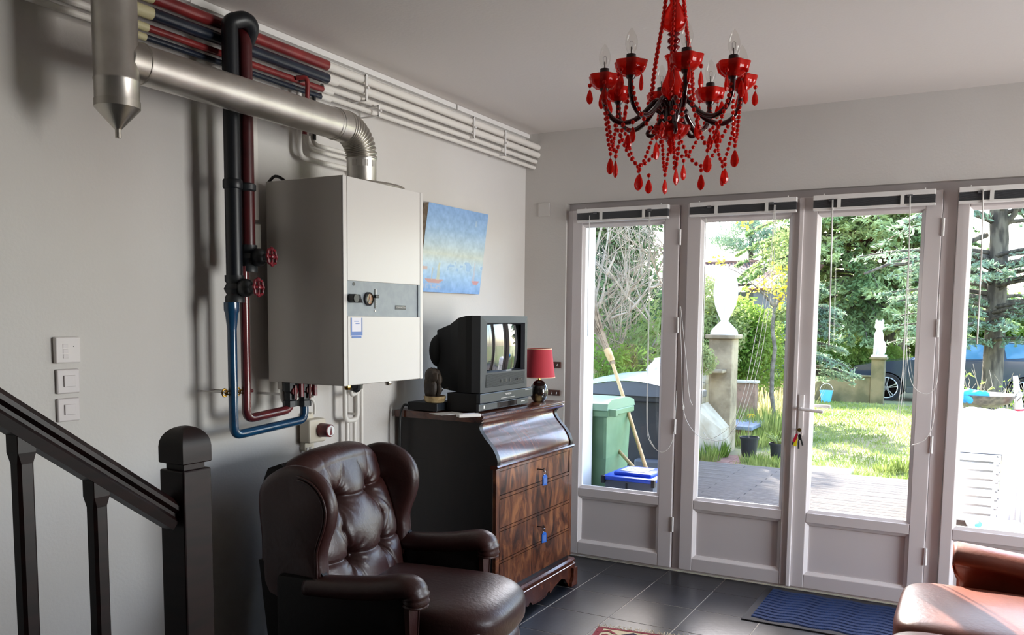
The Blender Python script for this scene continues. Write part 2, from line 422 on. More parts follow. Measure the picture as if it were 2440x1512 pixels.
obj('black_fob', tagshape(1.74, .882, .016, .03, DW-.038, .1), 'black', kr, label='black fob')
for x, z, r_ in ((1.716, .868, -.3), (1.733, .85, .05), (1.742, .868, .3)):
    obj('key', tagshape(x, z, .009, .05, DW-.025-.004*r_, r_), 'chrome', kr)

# blinds
def cord(pts, y, par, r=.0016, name='cord'):
    q = [P(p[0], p[1], 1, y) for p in pts]
    return obj(name, MB().tube(spline(q, 5), r, 6), 'cord', par, smooth=True)
def blind(x0, x1, lab, brk, tapes):
    b = thing('venetian_blind', lab, 'blind', ((x0+x1)/2, DW-.03, 2.09), group=None)
    ya, yb = DW-.042, DW-.008
    obj('headrail', MB().box(x0, x1, ya, yb+.008, 2.143, 2.168, .002), 'white', b)
    s_ = MB(); n = 15
    for i in range(n): s_.box(x0+.001, x1-.001, ya+.003, yb-.003, 2.102+i*.0027, 2.1034+i*.0027)
    obj('slats', s_, 'slat', b, kind='stuff', label='gathered grey slats')
    obj('bottom_rail', MB().box(x0, x1, ya, yb, 2.088, 2.101, .002), 'white', b)
    for x in brk: obj('bracket', MB().box(x-.012, x+.012, ya-.003, yb, 2.132, 2.146), 'slat', b); 
    for x in tapes: obj('ladder_tape', MB().box(x-.009, x+.009, ya-.004, ya-.0015, 2.096, 2.145), 'cord', b)
    for x in (x0+.05, x1-.05): obj('fixing_hook', MB().tube([(x, yb-.01, 2.165), (x, yb-.01, 2.178)], .004, 6), 'white', b)
    return b
b1 = blind(.378, .957, 'raised grey slatted blind over the leftmost door', (.50, .845), (.54, .81))
b2 = blind(1.085, 1.677, 'raised grey slatted blind over the door showing the white sculpture', (1.20, 1.545), (1.24, 1.52))
b3 = blind(1.763, 2.352, 'raised grey slatted blind over the door with the lever handle', (1.855, 2.235), (1.895, 2.2))
b4 = blind(2.456, 3.08, 'raised grey slatted blind over the door behind the sofa', (2.55, 2.93), (2.60, 2.9))
YC = DW-.046
cord([(1547, 505), (1544, 800), (1541, 1000), (1549, 1052), (1577, 1077), (1602, 1050), (1610, 975), (1612, 930)], YC, b1)
cord([(1549, 505), (1546, 800), (1543, 990), (1547, 1040), (1560, 1066)], YC, b1)
cord([(1405, 513), (1402, 640), (1400, 800)], YC, b1, .0022, 'wand')
cord([(1845, 488), (1832, 640), (1800, 800), (1778, 912), (1750, 998), (1717, 1034), (1680, 1045), (1647, 1020), (1628, 970), (1624, 850), (1620, 730)], YC, b2)
cord([(1847, 488), (1836, 640), (1812, 800), (1786, 915), (1760, 1000), (1735, 1040), (1712, 1050), (1690, 1046), (1676, 1030)], YC, b2)
cord([(1849, 488), (1842, 650), (1822, 800), (1800, 900), (1770, 990), (1740, 1032)], YC, b2)
cord([(1622, 730), (1634, 850), (1642, 940), (1650, 965)], YC, b2)
obj('cord_toggle', MB().lathe([(0, 0), (.006, .004), (.008, .016), (.003, .03)], P(1628, 972, 1, YC)-Vector((0, 0, .01)), 8), 'cord', b2)
cord([(1682, 520), (1677, 740), (1672, 960)], YC, b2, .0025, 'wand')
cord([(1984, 476), (1980, 640), (1975, 822)], YC, b3, .0042, 'wand')
cord([(2168, 466), (2165, 600), (2157, 745), (2152, 860), (2149, 896), (2140, 972), (2134, 1018)], YC, b3)
cord([(2169, 466), (2166, 600), (2159, 745), (2154, 860), (2150, 940), (2140, 1016)], YC, b3)
cord([(2170, 466), (2163, 745), (2160, 830), (2172, 911), (2202, 938), (2228, 923), (2236, 870), (2238, 700)], YC, b3)
cord([(2172, 1060), (2192, 1054), (2208, 1042), (2224, 1005), (2232, 900)], YC, b3)
cord([(2343, 450), (2338, 620), (2328, 819)], YC, b4, .0042, 'wand')

# small things on the window wall
mk('plaque', (84, 44, 32), .45, rgb2=(60, 30, 22), nscale=20)
for nm, x0_, x1_, za, zb_, lab in (('coat_peg', .17, .268, 1.192, 1.23, 'small brown wooden key rack on the wall, level with the red lampshade'), ('coat_peg', .17, .266, 1.016, 1.052, 'small brown wooden key rack on the wall beside the dark lamp base')):
    t = thing(nm, lab, 'key rack', ((x0_+x1_)/2, DW, za))
    obj('board', MB().box(x0_, x1_, DW-.014, DW, za, zb_, .002), 'plaque', t)
    for x in (x0_+.02, (x0_+x1_)/2, x1_-.015): obj('hook', MB().tube(fillet([(x, DW-.01, zb_-.01), (x, DW-.025, zb_-.012), (x, DW-.028, zb_-.028), (x, DW-.036, zb_-.022)], .004), .0014, 6), 'chrome', t)
single('cover_plate', 'blank painted cover plate high on the wall by the corner', 'cover plate', MB().box(.096, .172, DW-.006, DW, 2.14, 2.222, .002), 'paint')
# ------------------------------------------------------------------ boiler
mk('enamel', (200, 196, 190), .28, spec=.5, bump=.02, bscale=200)
mk('enamelfront', (206, 203, 201), .3, spec=.55)
mk('panelgrey', (138, 146, 152), .4, rgb2=(130, 138, 146), nscale=30)
mk('darkplastic', (32, 33, 35), .35)
mk('sticker', (216, 214, 224), .4); mk('stickerblue', (78, 112, 178), .4); mk('stickerorange', (226, 196, 178), .5)
bo = thing('boiler', 'white enamelled box-shaped boiler hung on the wall', 'boiler', (.25, 2.86, 1.235))
BX0, BX1, BY0, BY1, BZ0, BZ1 = .055, .45, 2.592, 3.122, 1.233, 2.035
obj('casing', MB().box(BX0, BX1-.006, BY0, BY1, BZ0, BZ1, .003), 'enamel', bo)
fx = BX1-.006
obj('front_frame', MB().box(fx, BX1, BY0, BY0+.022, BZ0, BZ1, .002), 'enamelfront', bo); obj('front_frame', MB().box(fx, BX1, BY1-.02, BY1, BZ0, BZ1, .002), 'enamelfront', bo)
obj('upper_door', MB().box(fx, BX1, BY0+.0245, BY1-.0225, 1.640, BZ1-.001, .002), 'enamelfront', bo)
obj('lower_door', MB().box(fx, BX1, BY0+.0245, BY1-.0225, BZ0+.002, 1.503, .002), 'enamelfront', bo)
cp = obj('control_panel', MB().box(fx-.001, fx+.0012, BY0+.022, BY1-.036, 1.503, 1.64).box(fx-.001, BX1-.0005, BY1-.036, BY1-.02, 1.503, 1.64), 'panelgrey', bo)
def fdisc(y, z, r, h, prof=None): return MB().lathe(prof or [(r, 0), (r, h*.85), (r*.93, h)], (fx+.001, y, z), 22, (1, 0, 0))
obj('dial_knob', fdisc(2.636, 1.572, .017, .032), 'darkplastic', cp)
obj('rocker_switch', MB().prism([(-.016, 0), (.016, 0), (.016, .006), (0, .010), (-.016, .018)], (fx+.001, 2.672, 1.572), (0, 0, 1), (1, 0, 0), (0, .02, 0)), 'darkplastic', cp)
obj('pressure_gauge', MB().lathe([(.027, 0), (.027, .010), (.021, .013), (.021, .008)], (fx+.001, 2.745, 1.572), 26, (1, 0, 0), cap=False), 'darkplastic', cp)
mk('gaugeface', (120, 122, 96), .4, rgb2=(170, 120, 90), nscale=60)
obj('gauge_face', MB().lathe([(0, .007), (.021, .008)], (fx+.001, 2.745, 1.572), 20, (1, 0, 0), cap=False), 'gaugeface', cp)
obj('gauge_needle', MB().bar((fx+.010, 2.742, 1.560), (fx+.010, 2.75, 1.588), .002, .0015, (1, 0, 0)), 'white', cp)
obj('slider_slot', MB().box(fx+.001, fx+.003, 2.787, 2.793, 1.535, 1.612), 'black', cp)
obj('slider_grip', MB().box(fx+.002, fx+.016, 2.780, 2.801, 1.577, 1.589, .002), 'darkplastic', cp)
obj('scale_marks', MB().box(fx+.001, fx+.0016, 2.800, 2.803, 1.592, 1.612).box(fx+.001, fx+.0016, 2.801, 2.803, 1.572, 1.575).box(fx+.001, fx+.0016, 2.801, 2.803, 1.563, 1.566).box(fx+.001, fx+.0016, 2.801, 2.803, 1.554, 1.557).box(fx+.001, fx+.0016, 2.801, 2.803, 1.545, 1.548).box(fx+.001, fx+.0016, 2.801, 2.803, 1.536, 1.539), 'white', cp, kind='stuff')
obj('test_button', fdisc(2.657, 1.628, .007, .002), 'black', cp)
obj('screw', fdisc(2.79, 1.525, .003, .003), 'chrome', cp)
bd = obj('name_badge', MB().box(fx+.001, fx+.003, 2.925, 3.0, 1.533, 1.55, .001), 'darkplastic', cp)
text('badge_lettering', 'HYDROMOTRIX', .0098, (fx+.0035, 2.963, 1.5413), (0, 1, 0), (0, 0, 1), 'white', bo)
st = obj('sticker', MB().box(BX1, BX1+.0012, 2.632, 2.702, 1.425, 1.497), 'sticker', bo, label='small white and blue sticker')
obj('sticker_print', MB().box(BX1+.0012, BX1+.0018, 2.632, 2.638, 1.428, 1.497).box(BX1+.0012, BX1+.0018, 2.696, 2.702, 1.428, 1.497).box(BX1+.0012, BX1+.0018, 2.638, 2.696, 1.428, 1.443).box(BX1+.0012, BX1+.0018, 2.652, 2.68, 1.482, 1.485).box(BX1+.0012, BX1+.0018, 2.66, 2.684, 1.473, 1.4755), 'stickerblue', bo)
obj('sticker_base', MB().box(BX1, BX1+.001, 2.638, 2.696, 1.418, 1.425), 'stickerblue', bo)
obj('hanging_hook', MB().tube(spline([(.06, 2.60, 2.03), (.10, 2.60, 2.055), (.14, 2.61, 2.035), (.13, 2.62, 2.02)], 4), .006, 8), 'black', bo)
obj('flue_outlet', MB().lathe([(.0, 0), (.19, 0), (.195, .008), (.19, .016), (.07, .02)], (.30, 2.93, BZ1-.002), 40, (0, 0, 1), sx=.72, sy=1.0), 'steeldark', bo)
# underside fittings
und = MB()
obj('circulator', MB().lathe([(.028, -.05), (.034, -.035), (.034, .0), (.02, .01)], (.30, 2.86, 1.215), 16, (1, 0, -.25)).tube([(.3, 2.86, 1.235), (.3, 2.86, 1.2)], .02, 10), 'darkplastic', bo)
obj('connector', MB().lathe([(.017, 0), (.017, .03), (.012, .03)], (.12, 2.60, 1.206), 8), 'steeldark', bo)
obj('connector', MB().lathe([(.012, 0), (.016, .01), (.016, .03)], (.33, 3.03, 1.205), 8), 'steeldark', bo)
obj('connector', MB().lathe([(.012, 0), (.014, .01), (.014, .03)], (.36, 2.72, 1.207), 8), 'brass', bo)

# ------------------------------------------------------------------ flue
FX = .275
fy0 = P(278, 200, 0, FX).y; fzc = 2.272
fl_ = thing('flue_duct', 'metal flue duct running from the wall corner to the top of the boiler', 'flue', (FX, 2.3, 2.06))
R1 = .064
zb_ = P(280, 258, 0, FX).z
obj('vertical_duct', MB().lathe([(R1, zb_+.02), (R1, zb_+.075), (R1+.0015, zb_+.078), (R1+.0015, zb_+.084), (R1, zb_+.087), (R1, ZC-.002)], (FX, fy0, 0), 40), 'steel', fl_, smooth=True, ang=30)
obj('cone_cap', MB().lathe([(R1+.002, zb_+.022), (R1+.002, zb_), (.011, zb_-.062), (.009, zb_-.062)], (FX, fy0, 0), 40, cap=False), 'steeldark', fl_, smooth=True, ang=30)
obj('drain_nipple', MB().lathe([(.009, zb_-.06), (.009, zb_-.088), (.006, zb_-.088), (.006, zb_-.07)], (FX, fy0, 0), 14, cap=False), 'steeldark', fl_, smooth=True, ang=30)
obj('tee_collar', MB().lathe([(.0635, .02), (.0635, .078), (.0655, .08), (.0655, .084), (.0615, .085)], (FX, fy0, fzc), 40, (0, 1, 0), cap=False), 'steeldark', fl_, smooth=True, ang=30)
ye = P(795, 300, 0, FX).y
obj('horizontal_duct', MB().lathe([(.061, .07), (.061, ye-fy0-.012), (.0635, ye-fy0-.008), (.0635, ye-fy0+.004), (.062, ye-fy0+.006)], (FX, fy0, fzc), 44, (0, 1, 0), cap=False), 'steel', fl_, smooth=True, ang=30)
obj('joint_collar', MB().lathe([(.0645, 0), (.0645, .055), (.063, .056)], (FX, ye+.004, fzc), 44, (0, 1, 0), cap=False), 'steel', fl_, smooth=True, ang=30)
rb = .115; yc = ye+.06; el = []; rr_ = []
for i in range(0, 113):
    a = rad(90)*i/112
    el.append((FX, yc+rb*math.sin(a), fzc-rb+rb*math.cos(a))); rr_.append(.0575+.0090*abs(math.sin(PI*12*i/112))**.7)
obj('corrugated_elbow', MB().tube(el, rr_, 32, cap=False), 'steeldark', fl_, smooth=True)
obj('lower_sleeve', MB().lathe([(.064, fzc-rb+.002), (.062, fzc-rb-.004), (.062, BZ1+.012)], (FX, yc+rb, 0), 40, cap=False), 'steel', fl_, smooth=True, ang=30)
for i in range(5):
    a = -1.4+.35*i
    obj('sleeve_tab', MB().obox((FX+.0625*math.cos(a), yc+rb+.0625*math.sin(a), fzc-rb-.02), ((-math.sin(a), math.cos(a), 0), (0, 0, 1), (math.cos(a), math.sin(a), 0)), (.009, .013, .001)), 'steel', fl_)

# ------------------------------------------------------------------ heating pipes
mk('pipered', (136, 42, 42), .3, rgb2=(112, 32, 34), nscale=9, coat=.3)
mk('pipeblue', (26, 36, 54), .32, rgb2=(20, 28, 42), nscale=9, coat=.2); mk('pipeblueshade', (11, 17, 26), .4, rgb2=(8, 13, 20), nscale=9); mk('piperedshade', (74, 18, 22), .35, rgb2=(56, 13, 17), nscale=9)  # last two: blue and red pipe colours darkened to stand in for shadow
mk('pipedarkred', (98, 38, 42), .22, rgb2=(74, 28, 32), nscale=9, coat=.4)
mk('pipepetrol', (22, 66, 100), .18, rgb2=(16, 50, 80), nscale=9, coat=.5)
mk('pipecream', (206, 200, 160), .5); mk('pipewhite', (222, 218, 212), .35)
mk('cast', (30, 32, 36), .45, rgb2=(44, 48, 50), nscale=30)
def ceilpipe(nm, lab, x, z, r, segs, y0=.2):
    t = thing(nm, lab, 'pipe', (x, 2.5, z-r), group=None)
    for (a, b_, pn, mt, rr2, bend) in segs:
        zz = z; pts = [(x, a, z+bend[0]), (x, b_, z+bend[1])]
        if len(bend) > 2: pts = spline([(x, a, z+bend[0]), (x, a+.06, z+bend[0]), (x, a+.16, z+bend[1]), (x, b_, z+bend[1])], 6)
        obj(pn, MB().tube(pts, rr2, 16), mt, t, smooth=True, ang=40, label=None)
    return t
yc0 = P(280, 40, 0, .085).y; yc1 = fy0+.29; ym = 2.93
ceilpipe('heating_pipe', 'thick pipe along the ceiling, painted red then white, topmost of the bundle', .085, 2.568, .019, [(YB, yc0, 'white_section', 'pipewhite', .017, (0, 0)), (yc0, yc1, 'cream_section', 'pipecream', .021, (0, 0)), (yc1, ym, 'red_section', 'pipered', .022, (0, 0)), (ym, DW, 'white_section', 'pipewhite', .019, (0, 0))])
ceilpipe('heating_pipe', 'thick pipe along the ceiling, painted dark blue then white, below the red one', .085, 2.513, .019, [(YB, yc0, 'white_section', 'pipewhite', .017, (0, 0)), (yc0, yc1-.005, 'cream_section', 'pipecream', .021, (0, 0)), (yc1-.005, ym, 'blue_section', 'pipeblue', .022, (0, 0)), (ym, DW, 'white_section', 'pipewhite', .018, (.0, .008, 1))])
ceilpipe('heating_pipe', 'thin pipe under the blue one, painted red then white with an upward bend', .07, 2.468, .012, [(YB, yc0, 'white_section', 'pipewhite', .012, (0, 0)), (yc0, yc1-.01, 'cream_section', 'pipecream', .014, (0, 0)), (yc1-.01, ym-.012, 'red_section', 'pipered', .013, (0, 0)), (ym-.012, DW, 'white_section', 'pipewhite', .013, (0, .014, 1))])
ceilpipe('heating_pipe', 'thin dark blue then white pipe, lowest of the ceiling bundle', .06, 2.438, .010, [(YB, yc0, 'white_section', 'pipewhite', .011, (0, 0)), (yc0, yc1-.012, 'cream_section', 'pipecream', .012, (0, 0)), (yc1-.012, ym-.012, 'blue_section', 'pipeblue', .011, (0, 0)), (ym-.012, DW, 'white_section', 'pipewhite', .011, (0, .008, 1))])
# clips of the bundle
for i, (yy, zz0, zz1) in enumerate(((3.17, 2.47, 2.585), (4.10, 2.475, 2.59), (4.45, 2.44, 2.585), (3.26, 2.42, 2.47))):
    t = thing('pipe_clip', ['white clip round the ceiling pipes just right of the coloured sections', 'white clip on the ceiling pipes above the blue painting', 'white clip on the ceiling pipes nearest the room corner', 'white clip on the lowest ceiling pipe above the corrugated elbow'][i], 'pipe clip', (.05, yy, zz0))
    obj('strap', MB().box(0, .110, yy-.005, yy+.005, zz0, zz0+.006).box(.105, .112, yy-.005, yy+.005, zz0, zz1).box(0, .11, yy-.005, yy+.005, zz1-.006, zz1), 'white', t)
    obj('screw', MB().tube([(.112, yy, (zz0+zz1)/2), (.122, yy, (zz0+zz1)/2)], .006, 8), 'white', t)
tk = thing('cable_trunking', 'white cable trunking running along the edge of the ceiling', 'trunking', (.015, 2.5, 2.62))
for a, b_ in ((YB, 2.28), (2.30, 4.05), (4.06, DW)): obj('trunking_length', MB().box(0, .028, a, b_, 2.628, 2.654, .002), 'white', tk)
obj('joint_cover', MB().box(0, .031, 2.26, 2.32, 2.6255, 2.6545, .002), 'white', tk)
tk2 = thing('cable_run', 'thin white cable clipped below the ceiling trunking', 'cable', (.01, 3.5, 2.605))
obj('cable', MB().tube([(.01, 2.32, 2.603), (.012, 3.6, 2.605), (.01, 4.9, 2.603)], .006, 8), 'pipewhite', tk2)
for y in (2.33, 3.3, 3.95, 4.5): obj('cable_clip', MB().box(0, .02, y-.005, y+.005, 2.592, 2.614), 'white', tk2)

def pipe(nm, lab, mats, cat='pipe', loc=None):
    """mats: (part name, points, radius, material, fillet)"""
    p0 = mats[0][1][0]
    t = thing(nm, lab, cat, loc or p0)
    for (pn, pts, r, mt, fr) in mats: obj(pn, MB().tube(fillet(pts, fr, 6) if fr else pts, r, 16), mt, t, smooth=True, ang=40)
    return t
VX = .15
yb_ = P(552, 300, 0, VX).y; yr_ = P(586, 300, 0, VX).y
ybl = P(555, 900, 0, VX).y; yrl = P(586, 900, 0, VX).y
def wheelvalve(t, y, z, yw, zv, rr3):
    """valve body in line with pipe at y,z; stem and handwheel toward +x"""
    b_ = obj('valve_body', MB().lathe([(rr3, -.05), (rr3+.008, -.05), (rr3+.008, -.03), (rr3+.002, -.02), (rr3+.012, 0), (rr3+.002, .02), (rr3+.008, .03), (rr3+.008, .05), (rr3, .05)], (VX, y, z), 18).ell((VX+.045, y+.01, z+.004), (.034, .032, .034), 16, 10).tube([(VX, y, z), (VX+.09, y+.015, z+.004)], .016, 10), 'cast', t, smooth=True, ang=40, label='dark cast valve body')
    ax = Vector((1, .22, .03)).normalized(); c = Vector((VX+.10, y+.02, z+.006)); u = ax.orthogonal().normalized(); v = ax.cross(u)
    m = MB(); n = 64
    ring = [c+(u*math.cos(2*PI*i/n)+v*math.sin(2*PI*i/n))*(.030+.0025*math.cos(8*2*PI*i/n)) for i in range(n+1)]
    m.tube(ring, .0055, 8, cap=False)
    for k in range(4):
        a = PI/4+k*PI/2; m.tube([c, c+(u*math.cos(a)+v*math.sin(a))*.03], .0042, 6)
    m.lathe([(.009, -.008), (.009, .008), (.004, .011)], c, 12, ax)
    obj('handwheel', m, 'wheelred', t, smooth=True, ang=40, label='red handwheel')
mk('wheelred', (120, 26, 38), .35, rgb2=(78, 16, 26), nscale=40)
zred = P(612, 615, 0, VX+.045).z; zblu = P(583, 688, 0, VX+.045).z
yzB = .013
tb = pipe('heating_pipe', 'thick shade-darkened blue vertical pipe with a hooked top left of the boiler', [
    ('upper_pipe', [(VX, yb_, zblu), (VX, yb_, 2.52), (VX, yb_, 2.56), (VX+.02, yb_+.055, 2.585), (VX+.01, yb_+.10, 2.57), (.105, yb_+.115, 2.515)], .030, 'pipeblueshade', .03),
    ('lower_pipe', [(VX, ybl, zblu-.03), (VX, ybl, 1.052), (VX, 2.695, 1.075), (VX, 2.695, 1.235)], .0175, 'pipepetrol', .035)])
obj('reducer', MB().lathe([(.0175, zblu-.15), (.024, zblu-.09), (.028, zblu-.08), (.028, zblu-.05)], (VX, ybl, 0), 16), 'pipepetrol', tb, smooth=True, ang=40)
wheelvalve(tb, yb_, zblu, 0, 0, .028)
obj('union_ring', MB().lathe([(.033, 1.965), (.036, 1.97), (.036, 1.995), (.033, 2.0)], (VX, yb_, 0), 16), 'pipeblueshade', tb, smooth=True, ang=40)
obj('isolating_valve', MB().lathe([(.02, 1.13), (.029, 1.132), (.029, 1.155), (.022, 1.16), (.022, 1.19), (.029, 1.195), (.029, 1.235)], (VX, 2.695, 0), 8), 'cast', tb)
obj('tap_handle', MB().box(VX+.03, VX+.036, 2.688, 2.70, 1.165, 1.225, .003).lathe([(.012, -.02), (.016, 0)], (VX+.03, 2.695, 1.20), 12, (1, 0, 0)).tube([(VX+.035, 2.72, 1.175), (VX+.035, 2.72, 1.23)], .011, 8), 'wheelred', tb, label='red tap handle')
tr_ = pipe('heating_pipe', 'thick shade-darkened red vertical pipe left of the boiler', [
    ('upper_pipe', [(VX, yr_, zred), (VX, yr_, 2.52), (.095, yr_, 2.565)], .027, 'piperedshade', .03),
    ('lower_pipe', [(VX, yrl, zred-.03), (VX, yrl, 1.108), (VX, 2.612, 1.125), (VX, 2.612, 1.235)], .0175, 'pipedarkred', .035)])
wheelvalve(tr_, yr_, zred, 0, 0, .026)
obj('union_ring', MB().lathe([(.027, 1.965), (.033, 1.97), (.033, 1.99), (.027, 1.995)], (VX, yr_, 0), 16), 'cast', tr_, smooth=True, ang=40)
obj('isolating_valve', MB().lathe([(.02, 1.135), (.029, 1.137), (.029, 1.16), (.022, 1.165), (.022, 1.195), (.029, 1.2), (.029, 1.235)], (VX, 2.612, 0), 8), 'cast', tr_)
obj('tap_handle', MB().box(VX+.03, VX+.036, 2.605, 2.617, 1.165, 1.225, .003).lathe([(.012, -.02), (.016, 0)], (VX+.03, 2.612, 1.20), 12, (1, 0, 0)).tube([(VX+.035, 2.64, 1.175), (VX+.035, 2.64, 1.23)], .011, 8), 'wheelred', tr_, label='red tap handle')
obj('drain_plug', MB().tube([(VX, yrl, 1.215), (VX+.005, yrl+.028, 1.215)], .007, 8), 'pipedarkred', tr_)
for t, yy in ((tb, ybl-.0), (tr_, yrl-.0)):
    obj('pipe_bracket', MB().tube([(VX-.01+.0*a, yy-.032+.012*math.cos(a), 1.215+.014*math.sin(a)) for a in np.linspace(0, 2*PI, 17)], .0035, 6, cap=False).tube([(VX, yy-.02+.02*math.cos(a), 1.215+.006*math.sin(a)) for a in np.linspace(0, 2*PI, 17)], .003, 6), 'brass', t, label='brass pipe bracket'); obj('bracket_rod', MB().tube([(.001, yy-.02, 1.215), (VX-.01, yy-.02, 1.215)], .003, 6), 'pipewhite', t)
# thin red and blue drops behind the flue
def thin(lab, pts, r, mt, fr=.03):
    t = thing('supply_pipe', lab, 'pipe', pts[0]); obj('pipe', MB().tube(fillet(pts, fr, 6), r, 12), mt, t, smooth=True, ang=40)
    for p in (pts[len(pts)//2],): obj('wall_clip', MB().box(0, p[0], p[1]-.004, p[1]+.004, p[2]+.02, p[2]+.03), 'white', t)
    return t
y7 = P(720, 200, 0, .09).y; y8 = P(748, 225, 0, .06).y
thin('thin red pipe hooking down behind the flue duct', [(.085, y7-.03, 2.47), (.12, y7-.005, 2.475), (.12, y7, 2.44), (.10, y7, 2.25)], .010, 'pipered', .02)
thin('thin black pipe dropping behind the flue duct, nearest the elbow', [(.06, y8, 2.44), (.06, y8, 2.25)], .008, 'black')
ya9 = P(716, 340, 0, .05).y; 
thin('white pipe turning right above the boiler, lowest of three', [(.045, ya9, 2.43), (.045, ya9, 2.165), (.045, 3.17, 2.165), (.02, 3.17, 1.95)], .011, 'pipewhite', .04)
thin('white pipe turning right above the boiler, middle of three', [(.04, ya9+.05, 2.43), (.04, ya9+.05, 2.21), (.04, 3.20, 2.21), (.02, 3.20, 1.95)], .009, 'pipewhite', .04)
thin('white pipe turning right above the boiler, topmost of three', [(.04, ya9+.085, 2.43), (.04, ya9+.085, 2.235), (.04, 3.23, 2.235), (.02, 3.23, 1.95)], .009, 'pipewhite', .04)
# white pipes under the boiler
thin('white pipe looping under the boiler beside the shut-off box', [(.06, 3.062, 1.235), (.06, 3.062, 1.025), (.06, 3.150, 1.025), (.06, 3.150, 1.3)], .0115, 'pipewhite', .03)
thin('short white pipe bend high under the boiler at its right', [(.09, 3.07, 1.235), (.09, 3.07, 1.145), (.05, 3.175, 1.15), (.05, 3.185, 1.3)], .009, 'pipewhite', .02)
thin('straight white vertical pipe, rightmost under the boiler', [(.04, 3.205, 1.30), (.04, 3.205, .5), (.04, 3.205, .0)], .010, 'pipewhite')
thin('straight white vertical pipe running down to a small valve', [(.035, 3.16, 1.02), (.035, 3.16, .5), (.035, 3.16, 0)], .010, 'pipewhite')
tv_ = thin('white pipe with a faceted valve, left of the vertical pair', [(.04, 3.10, 1.02), (.04, 3.10, .5), (.04, 3.10, 0)], .010, 'pipewhite')
obj('valve', MB().lathe([(.012, .86), (.02, .865), (.02, .885), (.012, .89), (.012, .9), (.018, .905), (.018, .925), (.01, .93)], (.045, 3.10, 0), 8).tube([(.045, 3.10, .90), (.10, 3.115, .89)], .010, 8), 'pipewhite', tv_)
thin('white gas pipe bending left under the boiler', [(.12, 2.60, 1.21), (.12, 2.60, 1.16), (.13, 2.635, 1.13)], .009, 'pipewhite', .03)
thin('grey cable loop from the valves to the shut-off box', [(.08, 2.72, 1.155), (.07, 2.80, 1.165), (.055, 2.865, 1.13), (.05, 2.868, 1.075)], .006, 'pipewhite', .04)
# shut off box
mk('boxcream', (206, 196, 178), .4)
sb = thing('shutoff_switch', 'cream plastic box with a red rotary knob on the wall', 'switch', (.05, 2.87, .93))
obj('back_plate', MB().box(0, .03, 2.828, 2.888, .915, 1.08, .004), 'boxcream', sb)
obj('housing', MB().box(.012, .072, 2.812, 2.92, .952, 1.055, .008), 'boxcream', sb)
kn = obj('knob', MB().lathe([(.03, .07), (.031, .08), (.028, .125), (.024, .128)], (0, 2.885, 1.005), 24, (1, 0, 0)), 'wheelred', sb, smooth=True, ang=40)
obj('knob_face', MB().lathe([(.0, .1292), (.023, .129)], (0, 2.885, 1.005), 24, (1, 0, 0), cap=False), 'white', kn)
obj('knob_arrow', MB().prism([(-.009, -.018), (.009, -.018), (0, .019)], (.1295, 2.885, 1.005), (0, 1, 0), (0, 0, 1), (.001, 0, 0)), 'wheelred', kn)
obj('outlet_pipe', MB().tube([(.03, 2.84, .93), (.03, 2.84, .3)], .007, 8).tube([(.03, 2.862, .93), (.03, 2.862, .3)], .007, 8), 'pipewhite', sb)
single('junction_box', 'small grey metal box on the wall behind the red handwheel', 'box', MB().box(0, .09, 2.47, 2.53, 1.72, 1.86, .004), 'steeldark')
single('wall_duct', 'narrow white duct on the wall between the red pipe and the boiler', 'duct', MB().box(0, .05, 2.51, 2.56, 1.88, 2.3, .003), 'pipewhite')

